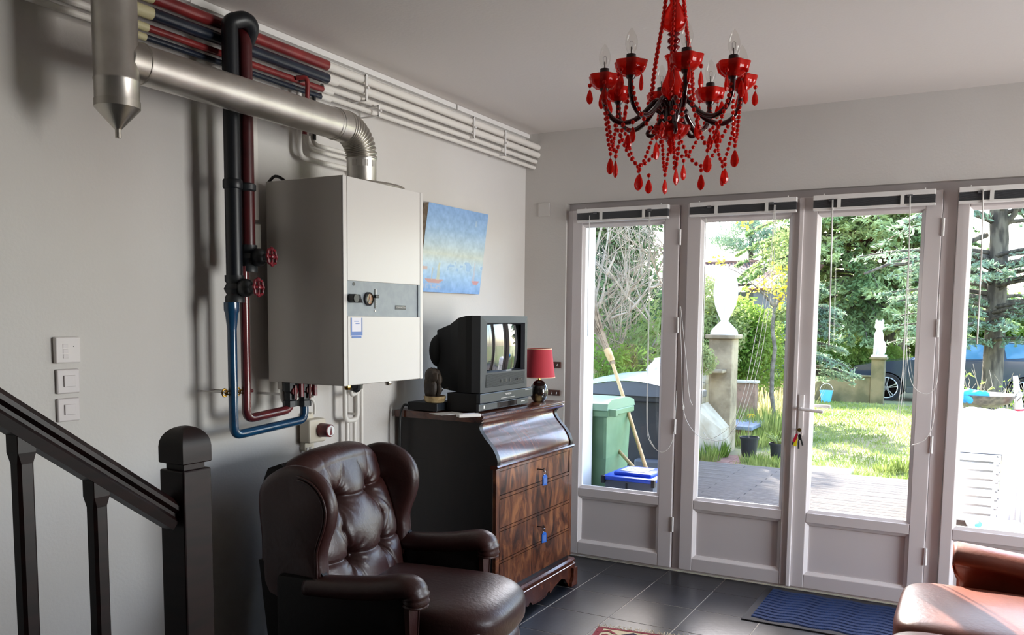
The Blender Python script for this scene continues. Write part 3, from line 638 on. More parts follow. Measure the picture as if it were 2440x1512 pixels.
# ------------------------------------------------------------------ painting
def canvas():
    n = 110; a = P(1022, 481, 0, .035); b_ = P(1164, 511, 0, .035); c_ = P(1142, 701, 0, .035); d_ = a + (c_-b_)
    ex = (b_-a); ey = (d_-a)
    t = thing('painting', 'tilted unframed blue seascape painting with small red boats', 'painting', (.02, (a.y+c_.y)/2, min(c_.z, d_.z)))
    m = MB(); m.grid(lambda u, v: a+ex*u+ey*v, n, n)
    o = obj('painted_canvas', m, vcol('canvas', .55), t)
    me = o.data; ca = me.color_attributes.new('Col', 'FLOAT_COLOR', 'POINT')
    r2 = np.random.default_rng(3); nz = r2.random((26, 26)); nz2 = r2.random((60, 60))
    def sm(g, u, v):
        k = g.shape[0]-1; x = u*k; y = v*k; i = min(int(x), k-1); j = min(int(y), k-1); fx_ = x-i; fy_ = y-j
        return (g[i, j]*(1-fx_)+g[i+1, j]*fx_)*(1-fy_)+(g[i, j+1]*(1-fx_)+g[i+1, j+1]*fx_)*fy_
    cols = [(0, (132, 168, 214)), (.25, (146, 180, 216)), (.45, (176, 196, 206)), (.56, (192, 200, 190)), (.66, (180, 202, 214)), (.8, (150, 184, 216)), (1, (112, 154, 208))]
    out = []
    for i in range(n+1):
        for j in range(n+1):
            u, v = i/n, j/n
            for q in range(len(cols)-1):
                if v <= cols[q+1][0]: break
            f = (v-cols[q][0])/(cols[q+1][0]-cols[q][0]); c = np.array(cols[q][1])*(1-f)+np.array(cols[q+1][1])*f
            c = c + (sm(nz, u, v)-.5)*22 + (sm(nz2, u, v)-.5)*14
            def mixc(k, col): return c*(1-k)+np.array(col)*k
            if .60 < v < .74 and sm(nz, u*.99, v) > .62 and u > .4: c = mixc(.45, (110, 150, 200))
            hull = lambda cx, cy, w_, h_: abs(u-cx) < w_*(1-.5*max(0, (v-cy)/h_)) and 0 <= v-cy < h_
            if hull(.22, .85, .15, .05): c = mixc(.8, (196, 132, 112))
            if hull(.90, .84, .07, .045): c = mixc(.8, (206, 128, 122))
            if 0 < (v-.66) < .2 and abs(u-.27) < .014+.20*(v-.66)*.3: c = mixc(.6, (196, 190, 150))
            if 0 < (v-.72) < .14 and abs(u-.18) < .01: c = mixc(.5, (190, 176, 150))
            if 0 < (v-.62) < .23 and abs(u-.86) < .008+.04*(v-.62): c = mixc(.5, (196, 176, 178))
            if abs(u-.05) < .05 and abs(v-.73) < .02: c = mixc(.6, (206, 146, 120))
            if .9 < v < .96 and abs(u-.2) < .14 and sm(nz2, u, v) > .5: c = mixc(.35, (206, 170, 160))
            if abs(u-.80) < .012 and abs(v-.15) < .04: c = mixc(.5, (190, 206, 216))
            out += [*lin(np.clip(c, 0, 255)), 1]
    ca.data.foreach_set('color', out)
    nrm = Vector((-.030, 0, 0)); q = [a-Vector((.001, 0, 0)), b_-Vector((.001, 0, 0)), c_-Vector((.001, 0, 0)), d_-Vector((.001, 0, 0))]
    mk('rawcanvas', (176, 164, 146), .8, rgb2=(150, 136, 120), nscale=40)
    obj('stretcher', MB().add(q+[p+nrm for p in q], [(0, 1, 2, 3), (4, 5, 6, 7), (0, 1, 5, 4), (1, 2, 6, 5), (2, 3, 7, 6), (3, 0, 4, 7)]), 'rawcanvas', t, label='raw canvas edge')
canvas()

# ------------------------------------------------------------------ switches on the left wall
def plate(z0, z1, y0, y1, lab, kind):
    t = thing('wall_switch', lab, 'switch', (.005, (y0+y1)/2, z0), None)
    obj('plate', MB().box(0, .011 if kind else .018, y0, y1, z0, z1, .004), 'pvc' if kind else 'whitegloss', t)
    if kind:
        obj('rocker', MB().box(.011, .0155, y0+.022, y1-.018, z0+.022, z1-.02, .0015), 'pvc', t)
    else:
        for k in range(3): obj('button', MB().box(.018, .0195, y0+.024, y0+.042, z0+.016+.0165*k, z0+.029+.0165*k, .0008), 'pvc', t)
        obj('indicator', MB().box(.018, .019, y0+.060, y0+.062, z0+.052, z0+.054), 'darkplastic', t)
plate(1.343, 1.427, 1.703, 1.789, 'glossy white control plate with three small buttons, topmost on the left wall', 0)
plate(1.244, 1.323, 1.708, 1.788, 'white light switch, middle of the three on the left wall', 1)
plate(1.153, 1.229, 1.707, 1.785, 'white light switch, lowest of the three on the left wall', 1)

# ------------------------------------------------------------------ staircase railing
mk('darkwood', (30, 12, 11), .42, rgb2=(19, 7, 7), nscale=6, stretch=(1, 1, 6), spec=.3)
SX = .80
rl = thing('stair_railing', 'dark wooden stair railing with a domed newel post', 'railing', (SX, 1.48, 0))
nw = .045; nc = (SX, 1.535)
ze = P(470, 1118, 0, SX+nw).z
np_ = obj('newel_post', MB().box(nc[0]-nw, nc[0]+nw, nc[1]-nw, nc[1]+nw, 0, ze, .004), 'darkwood', rl)
np_.data.transform(Matrix.Identity(4))
m = MB(); hh = .115
def capr(t): return nw*(1.02 if t < .45 else math.sqrt(max(0, 1-((t-.45)/.56)**2))*1.02)
zs = [0, .03, .08, .2, .45, .6, .72, .82, .9, .96, 1.0]
lv = []
for t in zs:
    r = capr(t) if t > 0 else nw*.96; 
    lv.append([(nc[0]+sx*r, nc[1]+sy*r, ze+.016+hh*.82*t) for sx, sy in ((-1, -1), (-.33, -1.0), (.33, -1.0), (1, -1), (1, -.33), (1, .33), (1, 1), (.33, 1), (-.33, 1), (-1, 1), (-1, .33), (-1, -.33))])
m.add([q for l in lv for q in l], [(i*12+j, i*12+(j+1) % 12, (i+1)*12+(j+1) % 12, (i+1)*12+j) for i in range(len(lv)-1) for j in range(12)] + [tuple(range(12))[::-1], tuple((len(lv)-1)*12+j for j in range(12))])
obj('newel_cap', m, 'darkwood', np_, smooth=True, ang=35)
obj('newel_groove', MB().box(nc[0]-nw+.012, nc[0]+nw-.012, nc[1]-nw+.012, nc[1]+nw-.012, ze-.002, ze+.018), 'darkwood', np_)
# handrail rising toward -Y
pa = P(352, 1192, 0, SX); pb = P(0, 975, 0, SX)
sdir = (pb-pa).normalized(); 
upv = Vector((0, sdir.z, -sdir.y)); upv = upv if upv.z > 0 else -upv
prof = [(-.022, -.034), (.022, -.034), (.026, -.012), (.020, -.004), (.020, .004), (.030, .012), (.030, .022), (.018, .034), (-.018, .034), (-.030, .022), (-.030, .012), (-.020, .004), (-.020, -.004), (-.026, -.012)]
a0 = Vector((SX, nc[1]-nw+.004, 0)); a0.z = pa.z + (pa.y-a0.y)*(sdir.z/-sdir.y)*-1 if False else pa.z + (a0.y-pa.y)*(sdir.z/sdir.y)
L = 2.4
obj('handrail', MB().prism(prof, a0, (1, 0, 0), upv, sdir*L), 'darkwood', rl)
slope = sdir.z/sdir.y
def zr(y): return a0.z + (y-a0.y)*slope
def zstr(y): return zr(y)-.80
for i in range(9):
    yb2 = (P(229, 1152, 0, SX).y) - i*(P(229, 1152, 0, SX).y-P(50, 1050, 0, SX).y)
    zt = zr(yb2)-.03; z0 = max(.10, zstr(yb2)); w2 = .021
    m = MB(); secs = [(zt+.012, w2, w2), (zt-.035, w2, w2), (zt-.06, w2*.86, w2*.86), (z0+.12, w2*.86, w2*.86), (z0+.08, w2, w2), (z0-.02, w2, w2)]
    for q, (z, a, b_) in enumerate(secs):
        ch = .35 if 1 < q < 4 else .06
        pts = [(-a, -b_*(1-ch)), (-a*(1-ch), -b_), (a*(1-ch), -b_), (a, -b_*(1-ch)), (a, b_*(1-ch)), (a*(1-ch), b_), (-a*(1-ch), b_), (-a, b_*(1-ch))]
        m.v += [(SX+p[0], yb2+p[1], z) for p in pts]
    for q in range(len(secs)-1):
        for j in range(8): m.f.append((q*8+j, q*8+(j+1) % 8, (q+1)*8+(j+1) % 8, (q+1)*8+j))
    m.f.append(tuple(range(8))); m.f.append(tuple(40+j for j in range(8)))
    obj('baluster', m, 'darkwood', rl)
ys0 = nc[1]-nw
obj('string_board', MB().prism([(ys0, 0), (ys0, zstr(ys0)+.02), (ys0-2.4, zstr(ys0-2.4)+.02), (ys0-2.4, zstr(ys0-2.4)-.28), (ys0-.45, 0)], (SX-.018, 0, 0), (0, 1, 0), (0, 0, 1), (.036, 0, 0)), 'darkwood', rl)
stc = thing('staircase', 'dark wooden stair flight rising behind the railing', 'staircase', (.39, 1.3, 0))
for i in range(9):
    obj('tread', MB().box(.002, SX-.02, ys0-.06-.27*(i+1), ys0-.03-.27*i, .19*(i+1)-.18, .19*(i+1)-.15, .004), 'darkwood', stc)

# ------------------------------------------------------------------ chandelier
def plast(name, rgb, trans, tint=.5):
    m = bpy.data.materials.new(name); m.use_nodes = True; t = m.node_tree; b = t.nodes['Principled BSDF']; o = [n for n in t.nodes if n.type == 'OUTPUT_MATERIAL'][0]
    b.inputs['Base Color'].default_value = (*lin(rgb), 1); b.inputs['Roughness'].default_value = .08
    tl = t.nodes.new('ShaderNodeBsdfTransparent'); tl.inputs[0].default_value = (*lin((248, 96, 72)), 1)
    mx = t.nodes.new('ShaderNodeMixShader'); mx.inputs[0].default_value = trans
    t.links.new(b.outputs[0], mx.inputs[1]); t.links.new(tl.outputs[0], mx.inputs[2]); t.links.new(mx.outputs[0], o.inputs[0]); MATS[name] = m
plast('redacrylic', (222, 44, 34), .56); plast('reddeep', (120, 14, 20), .25); mk('armdark', (46, 10, 16), .12, coat=.5); mk('candle', (34, 8, 12), .3); mk('wire', (120, 110, 105), .3, metal=1)
CH = A(1602, 230, 2.5); cx, cy = CH.x, CH.y
def zc(py): return 2.4251-(py)*.001214
ch = thing('chandelier', 'red beaded chandelier with eight candle arms hanging from the ceiling', 'chandelier', (cx, cy, zc(300)))
obj('ceiling_rose', MB().lathe([(.055, ZC), (.055, ZC-.008), (.03, ZC-.03), (.01, ZC-.04)], (cx, cy, 0), 24), 'reddeep', ch, smooth=True, ang=40)
obj('suspension_rod', MB().tube([(cx, cy, ZC-.03), (cx, cy, zc(330))], .005, 8), 'candle', ch)
obj('upper_body', MB().lathe([(.006, zc(-40)), (.018, zc(-30)), (.010, zc(-18)), (.016, zc(-5)), (.013, zc(15)), (.026, zc(32)), (.035, zc(58)), (.030, zc(72)), (.014, zc(80))], (cx, cy, 0), 24, ruf=.06, nruf=8), 'redacrylic', ch, smooth=True)
obj('ring_bead', MB().lathe([(.008, zc(80)), (.019, zc(86)), (.008, zc(92)), (.018, zc(98)), (.018, zc(104)), (.009, zc(110)), (.019, zc(116)), (.01, zc(124)), (.01, zc(132))], (cx, cy, 0), 20), 'reddeep', ch, smooth=True)
obj('vase_body', MB().lathe([(.026, zc(136)), (.022, zc(142)), (.017, zc(150)), (.015, zc(168)), (.020, zc(182)), (.030, zc(200)), (.033, zc(215)), (.028, zc(230)), (.012, zc(238))], (cx, cy, 0), 24, ruf=.03, nruf=10), 'redacrylic', ch, smooth=True)
obj('hub', MB().lathe([(.012, zc(238)), (.026, zc(246)), (.030, zc(262)), (.028, zc(285)), (.016, zc(300)), (.010, zc(320))], (cx, cy, 0), 20), 'armdark', ch, smooth=True)
obj('lower_dish', MB().lathe([(.012, zc(330)), (.03, zc(328)), (.045, zc(318)), (.052, zc(306)), (.050, zc(300)), (.04, zc(312)), (.012, zc(322))], (cx, cy, 0), 48, ruf=.1, nruf=8), 'redacrylic', ch, smooth=True)
obj('finial', MB().lathe([(.008, zc(328)), (.013, zc(338)), (.006, zc(348)), (.012, zc(356)), (0, zc(366))], (cx, cy, 0), 14), 'redacrylic', ch, smooth=True)
RA = .198; zcup = zc(202)
vf = Vector((cx-CAM.x, cy-CAM.y)).normalized(); vr = Vector((vf.y, -vf.x))
def dirv(deg):
    a = rad(deg); return Vector((vr.x*math.cos(a)+-vf.x*math.sin(a), vr.y*math.cos(a)-vf.y*math.sin(a)))
beadm = MB().ell((0, 0, 0), (.0062, .0062, .0062), 8, 6); beads = []; bead0 = None; restb = MB(); wires = MB(); NB = [0]
def bead(p, s=1.0):
    global bead0
    loc = Vector(p)-Vector(ch.location)
    if NB[0] < 300:
        if bead0 is None: bead0 = obj('bead', beadm, 'redacrylic', ch, local=True, smooth=True); bead0.location = loc
        else: inst(bead0, 'bead', loc, ch)
    else:
        t = MB().ell(p, (.0062, .0062, .0062), 8, 6); restb.add(t.v, t.f)
    NB[0] += 1
def string(pts, step=.0155):
    pts = spline(pts, 8); acc = 0; last = Vector(pts[0]); bead(last)
    for i in range(1, len(pts)):
        a, b_ = Vector(pts[i-1]), Vector(pts[i]); d = (b_-a).length; s = 0
        while acc+d-s >= step:
            s += step-acc; acc = 0; bead(a+(b_-a)*(s/d))
        acc += d-s
    wires.tube(pts, .0008, 4)
pend0 = None
def pendant(p, ln=.036, flatdir=0, fat=1.0):
    """faceted drop hanging from point p"""
    global pend0
    if pend0 is None:
        m = MB().lathe([(0, -1.15), (.14, -1.08), (.245, -.90), (.27, -.68), (.20, -.35), (.08, -.05), (0, 0)], (0, 0, 0), 8, sx=1, sy=.55)
        pend0 = obj('drop_pendant', m, 'redacrylic', ch, local=True); o = pend0
    else: o = inst(pend0, 'drop_pendant', (0, 0, 0), ch)
    o.location = Vector(p)-Vector(ch.location)-Vector((0, 0, .012)); o.scale = (ln*fat, ln*fat, ln); o.rotation_euler = (0, 0, flatdir)
    wires.tube([p, Vector(p)-Vector((0, 0, .014))], .0008, 4); bead(p)
angs = [-10, 35, 80, 125, 170, 215, 260, 305]
cups = []
for k, dg in enumerate(angs):
    d = dirv(dg); q = lambda r, z: (cx+d.x*r, cy+d.y*r, z)
    arm = spline([q(.016, zc(262)), q(.03, zc(246)), q(.045, zc(240)), q(.06, zc(250)), q(.085, zc(272)), q(.115, zc(288)), q(.148, zc(292)), q(.178, zc(278)), q(.195, zc(252)), q(RA, zc(222)), q(RA, zc(212))], 6)
    a_ = obj('arm', MB().tube(arm, .0075, 10), 'armdark', ch, smooth=True)
    sc_ = spline([q(.055, zc(300)), q(.07, zc(318)), q(.055, zc(322)), q(.04, zc(300)), q(.03, zc(275)), q(.045, zc(262))], 5)
    if k % 2 == 0: obj('scroll', MB().tube(sc_, .006, 8), 'armdark', ch, smooth=True)
    c = Vector(q(RA, zcup)); cups.append(c)
    obj('drip_cup', MB().lathe([(.008, -.016), (.024, -.013), (.039, .000), (.045, .022), (.043, .023), (.035, .004), (.022, -.008), (.008, -.010)], c, 48, ruf=.07, nruf=6), 'redacrylic', ch, smooth=True)
    cd = obj('candle_tube', MB().lathe([(.011, -.022), (.0135, -.016), (.0135, .036), (.013, .042), (.007, .043)], c, 16), 'candle', ch, smooth=True, ang=40)
    obj('bulb', MB().lathe([(.007, .043), (.0135, .055), (.0168, .068), (.0165, .080), (.0125, .094), (.006, .106), (.0015, .112), (0, .113)], c, 18, cap=False), 'bulb', cd, smooth=True)
    obj('filament', MB().tube([c+Vector((-.004, 0, .055)), c+Vector((-.005, 0, .075)), c+Vector((0, .002, .079)), c+Vector((.005, 0, .075)), c+Vector((.004, 0, .055))], .0005, 4).tube([c+Vector((0, 0, .045)), c+Vector((0, 0, .062))], .0015, 6), 'wire', cd)
order = [1, 2, 3, 4, 0, 5, 7, 6]
for k in order:
    dg = angs[k]; d = dirv(dg); q = lambda r, z, dd=0: (cx+dirv(dg+dd).x*r, cy+dirv(dg+dd).y*r, z)
    # pendants round the cup
    for j, dd in enumerate((-11, 0, 11)):
        rr4 = RA + (.042 if j == 1 else .008)
        pendant(q(rr4, zcup-.005, dd if j != 1 else 0), .040 if j != 1 else .036, rad(dg+37*j), 1.0)
    # swag from this cup to next
    nx = cups[(k+1) % 8]; c0 = cups[k]; mid = (c0+nx)/2; out = Vector((mid.x-cx, mid.y-cy, 0)).normalized()
    dip = zc(372) if k % 2 else zc(345)
    string([c0+Vector((0, 0, -.02)), c0*.85+nx*.15+Vector((0, 0, -.10)), Vector((mid.x+out.x*.0, mid.y+out.y*.0, dip)), nx*.85+c0*.15+Vector((0, 0, -.10)), nx+Vector((0, 0, -.02))])
    pendant((mid.x, mid.y, dip-.012), .042, rad(dg), 1.15)
for dg in (-8, 22, 158, 183, 95, 275):
    q = lambda r, z, dd=0: (cx+dirv(dg+dd).x*r, cy+dirv(dg+dd).y*r, z)
    # long strings from the top of the stem
    string([q(.020, zc(-60)), q(.026, zc(0)), q(.034, zc(60)), q(.046, zc(120)), q(.056, zc(180)), q(.062, zc(240))], .0145)
for k in (0, 2, 4, 6):
    dg = angs[k]; q = lambda r, z, dd=0: (cx+dirv(dg+dd).x*r, cy+dirv(dg+dd).y*r, z)
    string([q(.03, zc(336)), q(.055, zc(372)), q(.09, zc(392)) if k != 2 else q(.07, zc(410)), q(.12, zc(370)), q(.15, zc(320)), q(.17, zc(290))])
    pendant(q(.09, zc(402)), .04, rad(dg), 1.1)
pendant((cx+vr.x*-.062, cy+vr.y*-.062, zc(414)), .036, .3, 1.1)
pendant((cx+vr.x*.155, cy+vr.y*.155, zc(392)), .038, .8, 1.3)
for dg in (10, 57, 102, 147, 192, 330):
    q = lambda r, z: (cx+dirv(dg).x*r, cy+dirv(dg).y*r, z); pendant(q(.13, zc(300)), .04, rad(dg), 1.1)
if restb.v: obj('remaining_beads', restb, 'redacrylic', ch, smooth=True, kind='stuff')
obj('linking_wire', wires, 'wire', ch)
# ------------------------------------------------------------------ dresser (secretary commode)
burl('burl', (34, 16, 11), (92, 50, 30), (142, 90, 54), .3, (2.2, 3.5, 1.3))
burl('burlplain', (50, 26, 20), (78, 40, 28), (104, 58, 40), .22, (2, 4, 2), .35)
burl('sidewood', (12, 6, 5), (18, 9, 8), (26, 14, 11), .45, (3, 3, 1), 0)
mk('keyhole', (14, 10, 9), .5)
ds = thing('secretary_dresser', 'antique walnut chest of drawers with a curved bombe top drawer', 'chest of drawers', (.31, 3.94, 0))
X1 = .60; ya, yb = 3.515, 4.375
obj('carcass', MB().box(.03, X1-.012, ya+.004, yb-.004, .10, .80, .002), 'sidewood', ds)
# upper part with S profile sides
spr = [(v.x, v.y) for v in spline([(.520, 1.000, 0), (.503, .985, 0), (.508, .960, 0), (.535, .925, 0), (.570, .888, 0), (.593, .852, 0), (.604, .822, 0), (.603, .800, 0)], 5)]
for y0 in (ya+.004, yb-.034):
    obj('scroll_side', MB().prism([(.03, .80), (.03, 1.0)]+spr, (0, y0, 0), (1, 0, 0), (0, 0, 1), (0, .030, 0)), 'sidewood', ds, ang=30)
m = MB(); n = len(spr)
ins = [(x-.006, z) for x, z in spr]
m.prism([(.03, .80), (.03, 1.0)]+ins, (0, ya+.036, 0), (1, 0, 0), (0, 0, 1), (0, yb-ya-.072, 0))
obj('bombe_drawer', m, 'burlplain', ds, ang=30, label='curved polished drawer front')
top = MB(); 
tp = [(.02, 1.003), (.525, 1.003), (.532, 1.010), (.536, 1.016), (.530, 1.021), (.538, 1.027), (.538, 1.034), (.53, 1.038), (.02, 1.038)]
top.prism(tp, (0, ya-.02, 0), (1, 0, 0), (0, 0, 1), (0, yb-ya+.04, 0))
obj('top_slab', top, 'burlplain', ds, ang=30)
obj('waist_moulding', MB().prism([(X1-.03, .780), (X1-.002, .780), (X1+.008, .786), (X1+.012, .793), (X1+.008, .800), (X1-.03, .800)], (0, ya-.006, 0), (1, 0, 0), (0, 0, 1), (0, yb-ya+.012, 0)), 'burlplain', ds, ang=30)
for y0, y1 in ((ya, ya+.036), (yb-.034, yb)): obj('corner_stile', MB().box(X1-.02, X1, y0, y1, .165, .782, .002), 'burl', ds)
dz = [(.652, .765), (.490, .630), (.330, .470), (.172, .312)]
for i, (a, b_) in enumerate(dz):
    obj('drawer', MB().box(.2, X1-.0005 if i else X1-.004, ya+.040, yb-.038, a, b_), 'burl', ds, ang=30)
    obj('drawer_rail', MB().box(.2, X1, ya+.036, yb-.034, b_+.0035, (dz[i-1][0]-.0035) if i else .782), 'burl', ds)
obj('plinth_moulding', MB().prism([(.03, .150), (X1+.012, .150), (X1+.022, .140), (X1+.022, .132), (X1+.010, .126), (X1+.026, .118), (X1+.026, .108), (.03, .108)], (0, ya-.012, 0), (1, 0, 0), (0, 0, 1), (0, yb-ya+.024, 0)), 'burlplain', ds, ang=30)
# shaped apron, seen from the front (Y along), with bracket feet
Lx = yb-ya+.016; yA = ya-.008
half = [(0, 0), (.075, 0), (.085, .015), (.10, .028), (.125, .055), (.17, .07), (.235, .055), (.27, .045), (.30, .030), (.315, .030), (.32, .042), (.34, .042), (.36, .024), (.43, .018)]
poly = [(0, .11)] + half + [(Lx-p[0], p[1]) for p in half[::-1]] + [(Lx, .11)]
obj('apron', MB().prism(poly, (X1+.004, yA, 0), (0, 1, 0), (0, 0, 1), (.018, 0, 0)), 'burlplain', ds)
for y0, s_ in ((ya-.008, 1), (yb+.008, -1)):
    obj('side_skirt', MB().prism([(.03, .11), (.03, 0), (.10, 0), (.15, .06), (X1-.12, .06), (X1-.07, 0), (X1+.022, 0), (X1+.03, .02), (X1+.015, .05), (X1+.02, .11)], (0, y0, 0), (1, 0, 0), (0, 0, 1), (0, .018*s_, 0)), 'sidewood', ds)
    obj('foot', MB().prism([(0, 0), (.075, 0), (.07, .02), (.05, .05), (.05, .10), (0, .10)], (X1+.024, y0+(.0 if s_ > 0 else 0), 0), (0, s_, 0), (0, 0, 1), (.016, 0, 0)), 'burlplain', ds)
yk = P(1282, 1127, 0, X1).y
for z in (.718, .425):
    obj('keyhole', MB().lathe([(.005, 0), (.005, .002)], (X1-.004, yk, z), 10, (1, 0, 0)), 'keyhole', ds)
for z, lab in ((.72, 'blue key tag hanging from the upper key of the walnut chest'), (.417, 'blue key tag hanging from the lower key of the walnut chest')):
    t = thing('key_tag', lab, 'key tag', (X1+.02, yk, z-.09), 'blue tags on the drawer keys')
    obj('key', MB().tube([(X1-.002, yk, z), (X1+.03, yk, z)], .003, 8).tube([(X1+.036, yk+.007*math.cos(a), z+.009*math.sin(a)) for a in np.linspace(0, 2*PI, 13)], .0018, 6, cap=False), 'black', t)
    obj('ring', MB().tube([(X1+.036+.004*math.cos(a), yk+.004+.008*math.cos(a), z-.016+.010*math.sin(a)) for a in np.linspace(0, 2*PI, 13)], .001, 6, cap=False), 'chrome', t)
    b_ = obj('fob', MB().prism([(-.016, -.06), (.016, -.06), (.016, -.014), (.007, -.004), (-.007, -.004), (-.016, -.014)], (X1+.036, yk+.004, z-.022), (.35, .94, 0), (0, 0, 1), (.004, -.001, 0)), 'bluetag', t, label='blue plastic fob')
    obj('fob_insert', MB().prism([(-.010, -.052), (.010, -.052), (.010, -.020), (-.010, -.020)], (X1+.0405, yk+.003, z-.022), (.35, .94, 0), (0, 0, 1), (.001, 0, 0)), 'stickerblue', b_)

# ------------------------------------------------------------------ television and recorder
mk('tvblack', (13, 13, 14), .6, spec=.25, bump=.03, bscale=300); mk('tvgrey', (33, 36, 43), .45); mk('screen', (12, 14, 15), .04, spec=.9, coat=1, coatr=.0)
mk('vcrgrey', (30, 36, 44), .35); mk('vcrblack', (14, 14, 16), .5, spec=.3)
ZT = 1.038
vc = thing('video_recorder', 'flat dark video recorder under the television', 'video recorder', (.3, 3.85, ZT))
vx, v0, v1 = .475, 3.565, 4.115
obj('body', MB().box(.285, vx-.02, v0+.004, v1-.004, ZT+.006, ZT+.094, .002), 'vcrblack', vc)
obj('upper_front', MB().box(vx-.02, vx+.004, v0, v1, ZT+.047, ZT+.096, .004), 'vcrgrey', vc)
obj('lower_front', MB().box(vx-.02, vx-.004, v0, v1-.03, ZT+.010, ZT+.044, .003), 'vcrgrey', vc)
for y in (v0+.05, v1-.06): obj('foot', MB().lathe([(.015, 0), (.015, .008)], (vx-.05, y, ZT), 12), 'vcrblack', vc)
text('maker_lettering', 'THOMSON', .014, (vx+.0045, 3.84, ZT+.079), (0, 1, 0), (0, 0, 1), 'white', vc, .0003)
obj('display', MB().box(vx-.005, vx-.003, 3.745, 3.95, ZT+.014, ZT+.040), 'screen', vc)
obj('fine_lettering', MB().box(vx+.004, vx+.0045, 3.77, 3.91, ZT+.0605, ZT+.062).box(vx+.004, vx+.0045, 4.03, 4.10, ZT+.085, ZT+.087).box(vx-.004, vx-.0035, 4.0, 4.04, ZT+.026, ZT+.029).box(vx-.004, vx-.0035, 3.61, 3.62, ZT+.02, ZT+.036), 'white', vc, kind='stuff')
tv = thing('television', 'boxy dark grey tube television standing on the video recorder', 'television', (.33, 3.82, ZT+.097))
tx = .470; t0y, t1y, tz0, tz1 = 3.578, 4.062, ZT+.098, 1.512
fr = MB(); s0y, s1y, sz0, sz1 = 3.638, 4.033, 1.232, 1.478
# front bezel ring
o_ = [(t0y, tz0), (t1y, tz0), (t1y, tz1), (t0y, tz1)]; i_ = [(s0y, sz0), (s1y, sz0), (s1y, sz1), (s0y, sz1)]; i2 = [(s0y+.012, sz0+.008), (s1y-.012, sz0+.008), (s1y-.012, sz1-.008), (s0y+.012, sz1-.008)]
fr.add([(tx, p[0], p[1]) for p in o_]+[(tx+.002, p[0], p[1]) for p in i_]+[(tx-.016, p[0], p[1]) for p in i2]+[(tx-.05, p[0], p[1]) for p in o_], [f for q in range(4) for r in [(q+1) % 4] for f in ((q, r, 4+r, 4+q), (4+q, 4+r, 8+r, 8+q), (q, r, 12+r, 12+q))])
obj('bezel', fr, 'tvgrey', tv)
rx = [(tx-.051, 0), (.36, 0), (.30, .02), (.20, .055), (.11, .085)]
bk = MB(); secs = [(tx-.05, t0y, t1y, tz0, tz1), (.385, t0y+.002, t1y-.002, tz0, tz1-.002), (.33, t0y+.02, t1y-.02, tz0, tz1-.012), (.25, t0y+.07, t1y-.07, tz0, tz1-.045), (.13, t0y+.135, t1y-.135, tz0+.01, tz1-.075), (.125, t0y+.14, t1y-.14, tz0+.015, tz1-.08)]
for (x, a, b_, c, d) in secs: bk.v += [(x, a, c), (x, b_, c), (x, b_, d), (x, a, d)]
for q in range(len(secs)-1):
    for j in range(4): bk.f.append((q*4+j, q*4+(j+1) % 4, (q+1)*4+(j+1) % 4, (q+1)*4+j))
bk.f += [(0, 1, 2, 3), tuple(len(secs)*4-4+j for j in range(4))]
obj('rear_housing', bk, 'tvblack', tv)
obj('tube_cover', MB().ell((.125, t0y+.155, 1.33), (.05, .05, .085), 18, 12), 'tvblack', tv, smooth=True)
def scr(u, v):
    y = s0y+.006+(s1y-s0y-.012)*u; z = sz0+.004+(sz1-sz0-.008)*v
    return (tx-.004-.075*((u-.5)**2*1.25+(v-.5)**2*.45), y, z)
obj('tube_screen', MB().grid(scr, 28, 20), 'screen', tv, smooth=True)
obj('speaker_grille', MB().box(tx, tx+.002, t0y+.05, t1y-.03, tz0+.024, tz0+.088, .001), 'tvblack', tv)
g_ = MB()
for i in range(15): g_.box(tx+.002, tx+.0032, t0y+.052, t1y-.032, tz0+.027+i*.0040, tz0+.0288+i*.0040)
obj('grille_slats', g_, 'tvgrey', tv, kind='stuff')
text('maker_lettering', 'THOMSON', .012, (tx+.001, 3.86, tz0+.099), (0, 1, 0), (0, 0, 1), 'white', tv, .0003)
for i in range(3): obj('socket', MB().box(tx+.002, tx+.005, 3.775+.045*i, 3.792+.045*i, tz0+.042, tz0+.058, .001), 'black', tv)
for i in range(4): obj('button', MB().lathe([(.0035, 0), (.0035, .004)], (tx+.003, 3.935+.017*i, tz0+.050), 8, (1, 0, 0)), 'chrome', tv)

# ------------------------------------------------------------------ things on the dresser
bx = thing('set_top_box', 'flat black receiver box at the wall end of the chest top', 'receiver box', (.15, 3.60, ZT))
sy = 3.50
p1 = P(973, 985, 1, sy); 
obj('case', MB().box(.095, .265, sy, sy+.17, ZT+.004, ZT+.044, .002), 'vcrblack', bx)
obj('front_panel', MB().box(.265, .269, sy+.004, sy+.166, ZT+.006, ZT+.042, .001), 'vcrgrey', bx)
for y in (sy+.03, sy+.14): obj('foot', MB().lathe([(.01, 0), (.01, .005)], (.24, y, ZT), 10), 'black', bx)
cbl = thing('black_cable', 'black cable looping from the receiver box down behind the chest', 'cable', (.06, 3.49, .6))
obj('cable', MB().tube(spline([(.10, 3.50, ZT+.025), (.085, 3.485, ZT+.028), (.07, 3.478, ZT-.01), (.068, 3.472, .94), (.066, 3.475, .75), (.06, 3.48, .55)], 6), .006, 8), 'black', cbl, smooth=True)
